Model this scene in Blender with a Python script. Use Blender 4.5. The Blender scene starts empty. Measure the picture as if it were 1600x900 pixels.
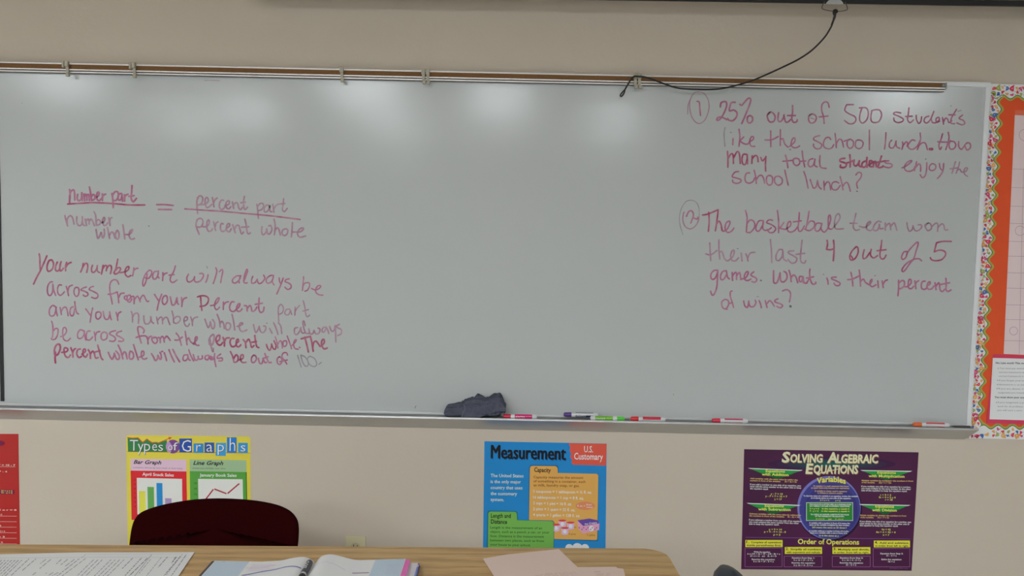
import bpy, bmesh, math, random
from mathutils import Vector, Matrix, noise
random.seed(7)
S = bpy.context.scene
COL = S.collection

# ------------------------------------------------------------------ camera, world, light, exposure
FPX = 1378.0
PITCH, ROLL = math.radians(3.96), math.radians(1.22)
CAM = Vector((0, 0, 1.55))
_f = Vector((0, math.cos(PITCH), -math.sin(PITCH)))
_u = Vector((0, math.sin(PITCH), math.cos(PITCH)))
_r = Vector((1, 0, 0))
RGT = _r*math.cos(ROLL) + _u*math.sin(ROLL)
UPV = -_r*math.sin(ROLL) + _u*math.cos(ROLL)
cd = bpy.data.cameras.new('camera')
cam = bpy.data.objects.new('camera', cd)
COL.objects.link(cam)
M = Matrix((RGT, UPV, -_f)).transposed().to_4x4()
M.translation = CAM
cam.matrix_world = M
cd.sensor_width = 36.0
cd.lens = FPX/1600*36.0
cd.clip_start = 0.05
S.camera = cam

S.view_settings.view_transform = 'Standard'
S.view_settings.look = 'None'
S.view_settings.gamma = 1
S.view_settings.use_curve_mapping = False
S.view_settings.exposure = 0.75
LAMP = 21.0            # radiance of the ceiling light diffusers
KEY = 0.62            # how bright a white sheet on the wall comes out (used to turn seen colours into surface colours)

w = bpy.data.worlds.new('world'); S.world = w
w.use_nodes = True
w.node_tree.nodes['Background'].inputs[0].default_value = (0.8, 0.85, 0.9, 1)
w.node_tree.nodes['Background'].inputs[1].default_value = 0.1

WALL_Y = 3.17
BOARD_Y = 3.145
CEIL = 2.75
DESK_Z = 0.74

def ray(px, py):
    return _f*FPX + RGT*(px-800) - UPV*(py-450)
def at_y(px, py, Y):
    d = ray(px, py); return CAM + d*((Y-CAM.y)/d.y)
def at_z(px, py, Z):
    d = ray(px, py); return CAM + d*((Z-CAM.z)/d.z)
def zz(px, py, Y): return at_y(px, py, Y).z
def xx(px, py, Y): return at_y(px, py, Y).x

# ------------------------------------------------------------------ helpers
def lin(c):
    c = c/255.0
    return c/12.92 if c <= 0.04045 else ((c+0.055)/1.055)**2.4
def seen(r, g, b, k=None):
    k = k or KEY
    return tuple(min(0.92, lin(c)/k) for c in (r, g, b))
_mats = {}
def mat(name, rgb, rough=0.6, spec=0.5, metal=0.0, noise_amt=0.0, noise_scale=20.0, bump=0.0, bump_scale=80.0, coat=0.0):
    key = (name,)
    if key in _mats: return _mats[key]
    m = bpy.data.materials.new(name); m.use_nodes = True
    nt = m.node_tree; b = nt.nodes['Principled BSDF']
    b.inputs['Roughness'].default_value = rough
    b.inputs['Metallic'].default_value = metal
    b.inputs['Specular IOR Level'].default_value = spec
    b.inputs['Coat Weight'].default_value = coat
    b.inputs['Base Color'].default_value = (*rgb, 1)
    tc = nt.nodes.new('ShaderNodeTexCoord')
    n = nt.nodes.new('ShaderNodeTexNoise'); n.inputs['Scale'].default_value = noise_scale
    n.inputs['Detail'].default_value = 4
    nt.links.new(tc.outputs['Object'], n.inputs['Vector'])
    mx = nt.nodes.new('ShaderNodeMix'); mx.data_type = 'RGBA'
    mx.inputs['A'].default_value = (*[c*(1-max(noise_amt, 0.01)) for c in rgb], 1)
    mx.inputs['B'].default_value = (*[min(1, c*(1+max(noise_amt, 0.01))) for c in rgb], 1)
    nt.links.new(n.outputs['Fac'], mx.inputs['Factor'])
    nt.links.new(mx.outputs['Result'], b.inputs['Base Color'])
    if bump > 0:
        n2 = nt.nodes.new('ShaderNodeTexNoise'); n2.inputs['Scale'].default_value = bump_scale; n2.inputs['Detail'].default_value = 5
        nt.links.new(tc.outputs['Object'], n2.inputs['Vector'])
        bp = nt.nodes.new('ShaderNodeBump'); bp.inputs['Strength'].default_value = bump; bp.inputs['Distance'].default_value = 0.01
        nt.links.new(n2.outputs['Fac'], bp.inputs['Height']); nt.links.new(bp.outputs['Normal'], b.inputs['Normal'])
    _mats[key] = m
    return m
def ink(r, g, b, rough=0.5):
    """flat printed colour, as seen in the picture"""
    l = 0.3*r+0.59*g+0.11*b; k = 0.10
    return mat('print_%d_%d_%d' % (r, g, b), seen(*[min(255, c*(1-k)+l*k)*(1.03 if c is r else 1) for c in (r, g, b)]), rough=rough, spec=0.25)

def link(name, me, m, parent=None, kind=None):
    o = bpy.data.objects.new(name, me); COL.objects.link(o)
    for q in (m if isinstance(m, (list, tuple)) else [m]):
        if q: me.materials.append(q)
    if parent: o.parent = parent
    if kind: o['kind'] = kind
    return o
def mesh(verts, faces, smooth=False, mi=None):
    me = bpy.data.meshes.new('m'); me.from_pydata([tuple(v) for v in verts], [], faces); me.update()
    if mi: me.polygons.foreach_set('material_index', mi)
    if smooth: me.polygons.foreach_set('use_smooth', [True]*len(me.polygons))
    return me
def root(name, label, cat, loc=(0, 0, 0), group=None):
    o = bpy.data.objects.new(name, None); COL.objects.link(o); o.location = loc
    o.empty_display_size = 0.05
    tag(o, label, cat, group); return o
def tag(o, label, cat, group=None):
    o['label'] = label; o['category'] = cat
    if group: o['group'] = group
def setpar(o, p):
    """parent keeping world place (roots here are only translated / rotated later)"""
    o.parent = p
    o.matrix_parent_inverse = Matrix.Translation(p.location).inverted()

class MB:
    def __init__(s): s.v = []; s.f = []; s.mi = []
    def add(s, vs, fs, m=0):
        b = len(s.v); s.v += [tuple(v) for v in vs]; s.f += [[i+b for i in f] for f in fs]; s.mi += [m]*len(fs)
    def box(s, x0, x1, y0, y1, z0, z1, m=0):
        s.add([(x0,y0,z0),(x1,y0,z0),(x1,y1,z0),(x0,y1,z0),(x0,y0,z1),(x1,y0,z1),(x1,y1,z1),(x0,y1,z1)],
              [[0,3,2,1],[4,5,6,7],[0,1,5,4],[1,2,6,5],[2,3,7,6],[3,0,4,7]], m)
    def prism(s, pts, ext, m=0):
        """polygon + extrusion vector"""
        n = len(pts); e = Vector(ext)
        vs = [Vector(p) for p in pts]; vs += [p+e for p in vs]
        fs = [list(range(n))[::-1], list(range(n, 2*n))] + [[i, (i+1) % n, n+(i+1) % n, n+i] for i in range(n)]
        s.add(vs, fs, m)
    def tube(s, pts, rad, n=8, m=0, cap=True):
        pts = [Vector(p) for p in pts]; rings = []
        rr = rad if isinstance(rad, (list, tuple)) else [rad]*len(pts)
        t0 = (pts[1]-pts[0]).normalized(); up = Vector((0, 0, 1)) if abs(t0.z) < 0.9 else Vector((0, 1, 0))
        nn = t0.cross(up).normalized()
        for i, p in enumerate(pts):
            a = pts[max(0, i-1)]; b = pts[min(len(pts)-1, i+1)]
            t = (b-a).normalized(); nn = (nn - t*nn.dot(t)).normalized(); bb = t.cross(nn)
            rings.append([p + (nn*math.cos(2*math.pi*k/n) + bb*math.sin(2*math.pi*k/n))*rr[i] for k in range(n)])
        vs = [v for r in rings for v in r]; fs = []
        for i in range(len(pts)-1):
            for k in range(n):
                fs.append([i*n+k, i*n+(k+1) % n, (i+1)*n+(k+1) % n, (i+1)*n+k])
        if cap: fs += [list(range(n))[::-1], [(len(pts)-1)*n+k for k in range(n)]]
        s.add(vs, fs, m)
    def lathe_x(s, prof, n=20, m=0, c=(0, 0, 0)):
        """prof: list of (x, r) around the x axis"""
        vs = []; fs = []
        for x, r in prof:
            for k in range(n):
                a = 2*math.pi*k/n; vs.append((c[0]+x, c[1]+r*math.cos(a), c[2]+r*math.sin(a)))
        for i in range(len(prof)-1):
            for k in range(n):
                fs.append([i*n+k, (i+1)*n+k, (i+1)*n+(k+1) % n, i*n+(k+1) % n])
        fs += [list(range(n)), [(len(prof)-1)*n+k for k in range(n)][::-1]]
        s.add(vs, fs, m)
    def build(s, name, m, parent=None, smooth=False, kind=None, recalc=True):
        me = mesh(s.v, s.f, smooth, s.mi)
        if recalc:
            bm = bmesh.new(); bm.from_mesh(me); bmesh.ops.recalc_face_normals(bm, faces=bm.faces); bm.to_mesh(me); bm.free()
        return link(name, me, m, parent, kind)
def bevel(o, wd, seg=2):
    b = o.modifiers.new('bevel', 'BEVEL'); b.width = wd; b.segments = seg; b.limit_method = 'ANGLE'; return o

def catmull(p, k=5):
    if len(p) < 3: return list(p)
    q = [p[0]] + list(p) + [p[-1]]; out = []
    for i in range(1, len(q)-2):
        a, b, c, d = q[i-1], q[i], q[i+1], q[i+2]
        for j in range(k):
            t = j/k
            out.append(tuple(0.5*((2*b[n]) + (-a[n]+c[n])*t + (2*a[n]-5*b[n]+4*c[n]-d[n])*t*t + (-a[n]+3*b[n]-3*c[n]+d[n])*t**3) for n in range(len(b))))
    out.append(tuple(p[-1]))
    return out
def ribbon(pts, wd):
    """2D stroke -> verts, faces (round ends)"""
    P = [Vector(p) for p in pts]
    P = [P[0]] + [P[i] for i in range(1, len(P)) if (P[i]-P[i-1]).length > 1e-4]
    if len(P) < 2: P.append(P[0]+Vector((0.5, 0)))
    vs = []; fs = []; h = wd/2
    for i, p in enumerate(P):
        a = P[max(0, i-1)]; b = P[min(len(P)-1, i+1)]
        t = b-a
        t = t.normalized() if t.length > 1e-6 else (P[i]-P[i-1]).normalized()
        n = Vector((-t.y, t.x)); vs += [p+n*h, p-n*h]
    for i in range(len(P)-1): fs.append([2*i, 2*i+1, 2*i+3, 2*i+2])
    for e, dr in ((0, -1), (len(P)-1, 1)):
        t = (P[1]-P[0]) if e == 0 else (P[-1]-P[-2]); t = t.normalized()*dr; n = Vector((-t.y, t.x))
        b = len(vs)
        vs += [P[e] + (n*math.cos(a) + t*math.sin(a))*h for a in [math.pi*k/6 for k in range(7)]]
        fs.append(list(range(b, b+7)))
    return vs, fs

# text meshes from Blender's own built-in font
_tc = {}
def text_mesh(s, bold=0.0, shear=0.0):
    k = (s, bold, shear)
    if k in _tc: return _tc[k]
    cu = bpy.data.curves.new('t', 'FONT'); cu.body = s; cu.resolution_u = 2; cu.offset = bold; cu.shear = shear; cu.size = 1
    o = bpy.data.objects.new('t', cu); COL.objects.link(o)
    dg = bpy.context.evaluated_depsgraph_get()
    me = bpy.data.meshes.new_from_object(o.evaluated_get(dg))
    vs = [(v.co.x, v.co.y) for v in me.vertices]; fs = [list(p.vertices) for p in me.polygons]
    bpy.data.objects.remove(o); bpy.data.curves.remove(cu); bpy.data.meshes.remove(me)
    if bold:
        pv = text_mesh(s, 0.0, shear)[0]; m_ = bold*2.0+0.02
        xa, xb = min(v[0] for v in pv)-m_, max(v[0] for v in pv)+m_; ya, yb = min(v[1] for v in pv)-m_, max(v[1] for v in pv)+m_
        vs = [(min(max(x, xa), xb), min(max(y, ya), yb)) for x, y in vs]
    _tc[k] = (vs, fs); return _tc[k]
CAPH = max(v[1] for v in text_mesh('H')[0])

class Print:
    """flat printed matter: shapes are given in the pixels of one crop of the photo (x0, y0, scale) and laid
    on a real plane; lev = printing layer"""
    def __init__(s, crop, to3d, parent, normal=(0, -1, 0), step=0.00025):
        s.c = crop; s.t = to3d; s.p = parent; s.n = Vector(normal); s.st = step; s.parts = {}
    def pt(s, x, y, lev):
        return s.t(s.c[0]+x/s.c[2], s.c[1]+y/s.c[2]) + s.n*(s.st*lev)
    def put(s, part, vs, fs, m, lev):
        mb, ms = s.parts.setdefault(part, (MB(), []))
        if m not in ms: ms.append(m)
        mb.add([s.pt(v[0], v[1], lev) for v in vs], fs, ms.index(m))
    def poly(s, part, pts, m, lev=1): s.put(part, pts, [list(range(len(pts)))], m, lev)
    def rect(s, part, x0, y0, x1, y1, m, lev=1): s.poly(part, [(x0,y0),(x1,y0),(x1,y1),(x0,y1)], m, lev)
    def ell(s, part, cx, cy, rx, ry, m, lev=1, n=40, a0=0, a1=360):
        ps = [(cx+rx*math.cos(math.radians(a0+(a1-a0)*k/n)), cy+ry*math.sin(math.radians(a0+(a1-a0)*k/n))) for k in range(n+(0 if a1-a0 == 360 else 1))]
        if a1-a0 != 360: ps.append((cx, cy))
        s.poly(part, ps, m, lev)
    def line(s, part, pts, wd, m, lev=2):
        for i in range(len(pts)-1):
            v, f = ribbon(pts[i:i+2], wd); s.put(part, v, f, m, lev)
    def frame(s, part, x0, y0, x1, y1, wd, m, lev=2):
        for q in ([(x0,y0),(x1,y0)], [(x1,y0),(x1,y1)], [(x1,y1),(x0,y1)], [(x0,y1),(x0,y0)]): s.line(part, q, wd, m, lev)
    def text(s, part, st, x0, y0, x1, y1, cap, m, lev=3, bold=0.0, shear=0.0, arch=0.0):
        vs, fs = text_mesh(st, bold, shear)
        a = min(v[0] for v in vs); b = max(v[0] for v in vs)
        dx, dy = x1-x0, y1-y0; L = math.hypot(dx, dy) or 1; ux, uy = dx/L, dy/L
        out = []
        for vx, vy in vs:
            u = (vx-a)/(b-a); t = u*L; h = vy/CAPH*cap + arch*(1-(2*u-1)**2)
            out.append((x0+ux*t+uy*h, y0+uy*t-ux*h))
        s.put(part, out, fs, m, lev)
    def done(s, labels={}):
        for k, (mb, ms) in s.parts.items():
            o = mb.build(k, ms, s.p, recalc=False)
            if k in labels: o['label'] = labels[k]

# ------------------------------------------------------------------ surfaces
m_wall = mat('painted_wall', seen(175, 164, 150), rough=0.75, spec=0.25, noise_amt=0.035, noise_scale=1.7, bump=0.13, bump_scale=38)
m_ceil = mat('ceiling_paint', (0.50, 0.43, 0.36), rough=0.9)
m_side = mat('side_wall_paint', (0.58, 0.59, 0.58), rough=0.8, noise_amt=0.03, noise_scale=2)
m_floor = mat('floor_vinyl', (0.38, 0.36, 0.33), rough=0.5, noise_amt=0.15, noise_scale=9)
m_white = mat('white_frame', (0.86, 0.87, 0.88), rough=0.35)
m_rail = mat('rail_aluminium', seen(205, 195, 190), rough=0.35, metal=0.2)
m_cork = mat('cork', seen(104, 74, 45), rough=0.9, noise_amt=0.25, noise_scale=160)
m_alu = mat('tray_aluminium', (0.56, 0.56, 0.56), rough=0.34, metal=0.75, noise_amt=0.12, noise_scale=6)
m_alu2 = mat('tray_lip', (0.85, 0.85, 0.86), rough=0.25, metal=0.4)
m_black = mat('black_plastic', (0.012, 0.012, 0.013), rough=0.4)
m_blackbar = mat('black_bar', (0.01, 0.01, 0.011), rough=0.5)

def board_mat():
    m = bpy.data.materials.new('whiteboard_enamel'); m.use_nodes = True
    nt = m.node_tree; b = nt.nodes['Principled BSDF']
    tc = nt.nodes.new('ShaderNodeTexCoord')
    n = nt.nodes.new('ShaderNodeTexNoise'); n.inputs['Scale'].default_value = 1.3; n.inputs['Detail'].default_value = 6; n.inputs['Roughness'].default_value = 0.6
    nt.links.new(tc.outputs['Object'], n.inputs['Vector'])
    mx = nt.nodes.new('ShaderNodeMix'); mx.data_type = 'RGBA'
    a = seen(161, 164, 163)
    mx.inputs['A'].default_value = (a[0]*0.97, a[1]*0.98, a[2]*0.97, 1)
    mx.inputs['B'].default_value = (a[0]*1.03, a[1]*1.02, a[2]*1.03, 1)
    nt.links.new(n.outputs['Fac'], mx.inputs['Factor']); nt.links.new(mx.outputs['Result'], b.inputs['Base Color'])
    # wiped streaks change the gloss a little
    mp = nt.nodes.new('ShaderNodeMapping'); mp.inputs['Scale'].default_value = (1.2, 1, 5)
    n2 = nt.nodes.new('ShaderNodeTexNoise'); n2.inputs['Scale'].default_value = 2.0; n2.inputs['Detail'].default_value = 5
    nt.links.new(tc.outputs['Object'], mp.inputs['Vector']); nt.links.new(mp.outputs['Vector'], n2.inputs['Vector'])
    mr = nt.nodes.new('ShaderNodeMapRange'); mr.inputs['To Min'].default_value = 0.13; mr.inputs['To Max'].default_value = 0.2
    nt.links.new(n2.outputs['Fac'], mr.inputs['Value']); nt.links.new(mr.outputs['Result'], b.inputs['Roughness'])
    b.inputs['Specular IOR Level'].default_value = 0.40
    return m
m_board = board_mat()

def wood_mat():
    m = bpy.data.materials.new('oak_laminate'); m.use_nodes = True
    nt = m.node_tree; b = nt.nodes['Principled BSDF']; b.inputs['Roughness'].default_value = 0.42
    tc = nt.nodes.new('ShaderNodeTexCoord')
    mp = nt.nodes.new('ShaderNodeMapping'); mp.inputs['Scale'].default_value = (8, 75, 75)
    nt.links.new(tc.outputs['Object'], mp.inputs['Vector'])
    n = nt.nodes.new('ShaderNodeTexNoise'); n.inputs['Scale'].default_value = 1.6; n.inputs['Detail'].default_value = 8; n.inputs['Distortion'].default_value = 0.5
    nt.links.new(mp.outputs['Vector'], n.inputs['Vector'])
    mp2 = nt.nodes.new('ShaderNodeMapping'); mp2.inputs['Scale'].default_value = (1.6, 12, 12)
    nt.links.new(tc.outputs['Object'], mp2.inputs['Vector'])
    wv = nt.nodes.new('ShaderNodeTexWave'); wv.wave_type = 'RINGS'; wv.inputs['Scale'].default_value = 1.7; wv.inputs['Distortion'].default_value = 5; wv.inputs['Detail'].default_value = 3; wv.inputs['Detail Scale'].default_value = 1.2
    nt.links.new(mp2.outputs['Vector'], wv.inputs['Vector'])
    mx = nt.nodes.new('ShaderNodeMix'); mx.inputs['Factor'].default_value = 0.3
    nt.links.new(n.outputs['Fac'], mx.inputs['A']); nt.links.new(wv.outputs['Fac'], mx.inputs['B'])
    cr = nt.nodes.new('ShaderNodeValToRGB')
    c1, c2, c3 = seen(148, 114, 68), seen(168, 135, 86), seen(178, 148, 98)
    cr.color_ramp.elements[0].position = 0.25; cr.color_ramp.elements[0].color = (*c1, 1)
    cr.color_ramp.elements[1].position = 0.75; cr.color_ramp.elements[1].color = (*c3, 1)
    e = cr.color_ramp.elements.new(0.5); e.color = (*c2, 1)
    nt.links.new(mx.outputs['Result'], cr.inputs['Fac']); nt.links.new(cr.outputs['Color'], b.inputs['Base Color'])
    return m
m_wood = wood_mat()

# ------------------------------------------------------------------ room shell
XL, XR, YB = -5.2, 5.2, -6.6
def wallbox(name, *a, m=m_wall):
    mb = MB(); mb.box(*a); return mb.build(name, m, kind='structure')
wallbox('wall_front', XL-0.1, XR+0.1, WALL_Y, WALL_Y+0.1, -0.1, CEIL+0.1)
wallbox('wall_left', XL-0.1, XL, YB, WALL_Y, 0, CEIL, m=m_side)
wallbox('wall_right', XR, XR+0.1, YB, WALL_Y, 0, CEIL, m=m_side)
wallbox('wall_back', XL-0.1, XR+0.1, YB-0.1, YB, -0.1, CEIL+0.1, m=m_side)
wallbox('floor', XL, XR, YB, WALL_Y, -0.1, 0, m=m_floor)
wallbox('ceiling', XL, XR, YB, WALL_Y, CEIL, CEIL+0.1, m=m_ceil)
wallbox('baseboard_front', XL, XR, WALL_Y-0.012, WALL_Y, 0, 0.1, m=mat('baseboard_vinyl', (0.06, 0.05, 0.045), rough=0.5))

# ceiling lights (all behind or above the frame; they show as soft reflections in the board)
def lamp_mat(name, s):
    m = bpy.data.materials.new(name); m.use_nodes = True; nt = m.node_tree
    nt.nodes.remove(nt.nodes['Principled BSDF'])
    e = nt.nodes.new('ShaderNodeEmission'); e.inputs[0].default_value = (0.93, 1.0, 1.04, 1); e.inputs[1].default_value = s
    nt.links.new(e.outputs[0], nt.nodes['Material Output'].inputs[0]); return m
m_lamp = lamp_mat('lit_diffuser', LAMP)
lamps = []
for px, py in ((780,158),(622,192),(955,188),(565,134),(388,168),(285,182),(95,122),(1400,150)):
    d = ray(px, py); t = (CEIL-0.03-CAM.z)/d.z; h = CAM + d*t
    lamps.append((h.x, 2*BOARD_Y-h.y))
ROWS = ['centre troffer nearest the camera row', 'far left-centre troffer', 'far right-centre troffer', 'front left-centre troffer', 'middle left troffer', 'back left troffer', 'front left corner troffer', 'front right troffer']
for i, (x, y) in enumerate(lamps):
    t = root('ceiling_light', 'white ceiling light behind the camera, the ' + ROWS[i], 'ceiling light', (0, 0, 0), 'ceiling troffer lights')
    mb = MB(); mb.box(x-0.25, x+0.25, y-0.55, y+0.55, CEIL-0.028, CEIL-0.022); mb.build('diffuser', m_lamp, t)
    mb = MB()
    for a in ((x-0.3, x-0.25, y-0.6, y+0.6), (x+0.25, x+0.3, y-0.6, y+0.6), (x-0.25, x+0.25, y-0.6, y-0.55), (x-0.25, x+0.25, y+0.55, y+0.6)):
        mb.box(*a, CEIL-0.03, CEIL)
    mb.build('frame', m_white, t)

# ------------------------------------------------------------------ whiteboard
BX0 = xx(6.5, 600, BOARD_Y)
BX1 = xx(1530, 300, BOARD_Y)
BZ0, BZ1 = zz(800, 648, BOARD_Y), zz(1500, 135.5, BOARD_Y)
FX1 = xx(1539, 300, BOARD_Y-0.006)
FZ1 = zz(1500, 127.5, BOARD_Y-0.006)
board = root('whiteboard', 'long glossy whiteboard with pink handwritten percent notes, mounted on the beige wall', 'whiteboard', (0, WALL_Y, BZ0))
def bpart(name, mb, m, **k):
    o = mb.build(name, m, None, **k); setpar(o, board); return o
mb = MB(); mb.box(BX0-0.02, BX1+0.004, BOARD_Y, WALL_Y-0.0005, BZ0-0.004, BZ1+0.004); bpart('writing_surface', mb, m_board)
mb = MB(); mb.box(BX0-0.5, FX1, BOARD_Y-0.006, WALL_Y-0.0005, BZ1, FZ1); bevel(bpart('top_frame', mb, m_white), 0.0015)
mb = MB(); mb.box(BX1, FX1, BOARD_Y-0.006, WALL_Y-0.0005, BZ0-0.006, BZ1); bevel(bpart('side_frame', mb, m_white), 0.0015)
mb = MB(); mb.box(BX0-0.012, BX0, BOARD_Y-0.004, WALL_Y-0.0005, zz(8, 627, BOARD_Y-0.004), BZ1); o = bpart('side_strip', mb, m_black); o['label'] = 'black strip down the left end of the board'
# tray
TF = BOARD_Y-0.072           # front lip
TZ = zz(800, 655.0, TF)
TX0, TX1 = BX0-0.5, xx(1529.5, 673, TF)
mb = MB()
prof = [(BOARD_Y+0.002, TZ-0.004), (BOARD_Y-0.012, TZ-0.004), (BOARD_Y-0.066, TZ-0.004), (BOARD_Y-0.0655, TZ-0.001), (TF, TZ-0.001), (TF-0.0005, TZ-0.004), (WALL_Y-0.004, zz(800, 671.5, WALL_Y-0.004)), (WALL_Y-0.0005, zz(800, 671.5, WALL_Y-0.004)), (WALL_Y-0.0005, TZ-0.004)]
mb.prism([(TX0, y, z) for y, z in prof], (TX1-TX0, 0, 0)); bpart('marker_tray', mb, m_alu)
mb = MB(); mb.tube([(TX0, TF+0.0025, TZ-0.0005), (TX1, TF+0.0025, TZ-0.0005)], 0.0027, 8); bpart('tray_lip', mb, m_alu2, smooth=True)
mb = MB(); mb.box(TX0, FX1-0.004, BOARD_Y-0.0045, BOARD_Y, TZ-0.004, TZ+0.0030); bevel(bpart('bottom_frame', mb, m_alu2), 0.001)
mb = MB(); mb.tube([(TX1-0.004, TF+0.05, TZ-0.026), (TX1+0.002, TF+0.05, TZ-0.026)], 0.003, 10); bpart('screw', mb, m_alu)
TRAY = TZ-0.004
mb = MB(); mb.box(TX0, TX1-0.001, TF+0.0055, BOARD_Y-0.0046, TZ-0.0041, TZ-0.0036); bpart('tray_floor', mb, mat('tray_floor_grey', (0.27, 0.275, 0.275), rough=0.55, spec=0.4, noise_amt=0.08, noise_scale=12))

# map rail
RX1 = xx(1477, 132, BOARD_Y-0.02)
RY = BOARD_Y-0.02
rail = root('map_rail', 'brown cork map rail with pale metal edges along the top of the whiteboard', 'rail', (0, WALL_Y, FZ1))
def z8(py): return zz(800, py, RY)
def rpart(name, z0, z1, y0, y1, m):
    q = MB(); q.box(BX0-0.5, RX1, y0, y1, z0, z1); o = q.build(name, m); setpar(o, rail); return o
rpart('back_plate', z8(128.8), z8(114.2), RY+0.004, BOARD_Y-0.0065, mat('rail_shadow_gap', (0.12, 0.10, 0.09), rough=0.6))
rpart('upper_lip', z8(115.4), z8(114.0), RY-0.004, RY+0.004, m_rail)
rpart('cork_strip', z8(122.9), z8(115.4), RY, RY+0.004, m_cork)
rpart('lower_lip', z8(124.7), z8(122.9), RY-0.004, RY+0.004, m_rail)
rpart('flange', z8(128.3), z8(126.6), RY-0.001, RY+0.004, m_rail)
q = MB(); q.box(RX1-0.001, RX1+0.005, RY-0.002, BOARD_Y-0.0065, z8(124.8), z8(114.6)); o = q.build('end_cap', mat('grey_end_cap', (0.3, 0.29, 0.28), rough=0.5)); setpar(o, rail)
q = MB(); q.tube([(RX1-0.007, RY-0.006, z8(119.5)), (RX1-0.007, RY+0.001, z8(119.5))], 0.006, 12); o = q.build('rail_stop', mat('grey_end_cap', (0.3, 0.29, 0.28))); setpar(o, rail)

# map hooks
m_hook = mat('hook_beige', seen(150, 145, 130), rough=0.5, noise_amt=0.1)
hooks = [(105, 1, 'beige map hook on the rail, farthest left, its head turned left'),
         (209.5, 1, 'beige map hook on the rail, second from the left end'),
         (534, 0, 'beige map hook alone on the rail between the paired hooks and the left two'),
         (661.5, 0, 'left one of the two touching beige map hooks in mid rail'),
         (668.5, 0, 'right one of the two touching beige map hooks in mid rail'),
         (992.5, 0, 'left one of the two pale map hooks holding the black cord'),
         (999, 0, 'right one of the two pale map hooks holding the black cord')]
for k, (px, turn, lab) in enumerate(hooks):
    cy = 114.0+(px-800)*0.0213
    c = at_y(px, cy, RY-0.006)
    h = root('map_hook', lab, 'hook', (c.x, RY-0.004, c.z), 'map hooks on the rail')
    q = MB(); q.box(-0.0065, 0.0065, -0.012, 0.002, -0.012, 0.008); o = q.build('hook_head', m_hook, h); bevel(o, 0.002)
    if turn:
        q = MB(); q.box(-0.013, -0.0055, -0.017, -0.002, -0.016, 0.006); o = q.build('side_tab', m_hook, h); bevel(o, 0.002)
    q = MB(); q.prism([(-0.0045, -0.006, -0.010), (0.0055, -0.006, -0.010), (0.008 if turn else 0.0055, -0.006, -0.040), (-0.001 if turn else -0.003, -0.006, -0.040)], (0, 0.0045, 0)); o = q.build('stem', m_hook, h)
    q = MB(); q.box(-0.002, 0.0095, -0.014, -0.001, -0.046, -0.033); o = q.build('clip', m_hook, h); bevel(o, 0.002)

# ------------------------------------------------------------------ handwriting
INK = {'d': seen(158, 58, 98), 'm': seen(162, 86, 122), 'f': seen(156, 112, 134), 'g': seen(132, 122, 130), 'k': seen(90, 80, 90)}
def ink_mat(k):
    m = bpy.data.materials.new('marker_ink_'+{'d':'strong','m':'plain','f':'faded','g':'greyed','k':'dark'}[k]); m.use_nodes = True
    nt = m.node_tree; b = nt.nodes['Principled BSDF']; b.inputs['Roughness'].default_value = 0.4; b.inputs['Specular IOR Level'].default_value = 0.3
    tc = nt.nodes.new('ShaderNodeTexCoord'); n = nt.nodes.new('ShaderNodeTexNoise'); n.inputs['Scale'].default_value = 34; n.inputs['Detail'].default_value = 3
    nt.links.new(tc.outputs['Object'], n.inputs['Vector'])
    cr = nt.nodes.new('ShaderNodeValToRGB'); c = INK[k]; bd = seen(156, 159, 160)
    cr.color_ramp.elements[0].position = 0.32; cr.color_ramp.elements[0].color = (*[x*0.80 for x in c], 1)
    cr.color_ramp.elements[1].position = 0.72; cr.color_ramp.elements[1].color = (*[x*0.68+y*0.32 for x, y in zip(c, bd)], 1)
    nt.links.new(n.outputs['Fac'], cr.inputs['Fac']); nt.links.new(cr.outputs['Color'], b.inputs['Base Color']); return m
INKM = {k: ink_mat(k) for k in INK}
CR = dict(A=(90,280,8), B=(290,290,8), C=(50,385,10), D=(200,395,10), E=(350,405,8), F=(60,460,7.5), G=(200,470,7.5), H=(350,480,8),
          I=(1060,130,10), J=(1190,140,9), K=(1350,150,8.889), L=(1110,190,7.5), M=(1260,190,7.5), N=(1390,200,9), O=(1050,310,8.183),
          P=(1200,320,8.183), Q=(1340,330,8.889), R=(1090,400,8.889), S=(1240,410,10), T=(1350,410,10), X=(0,0,1))
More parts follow.
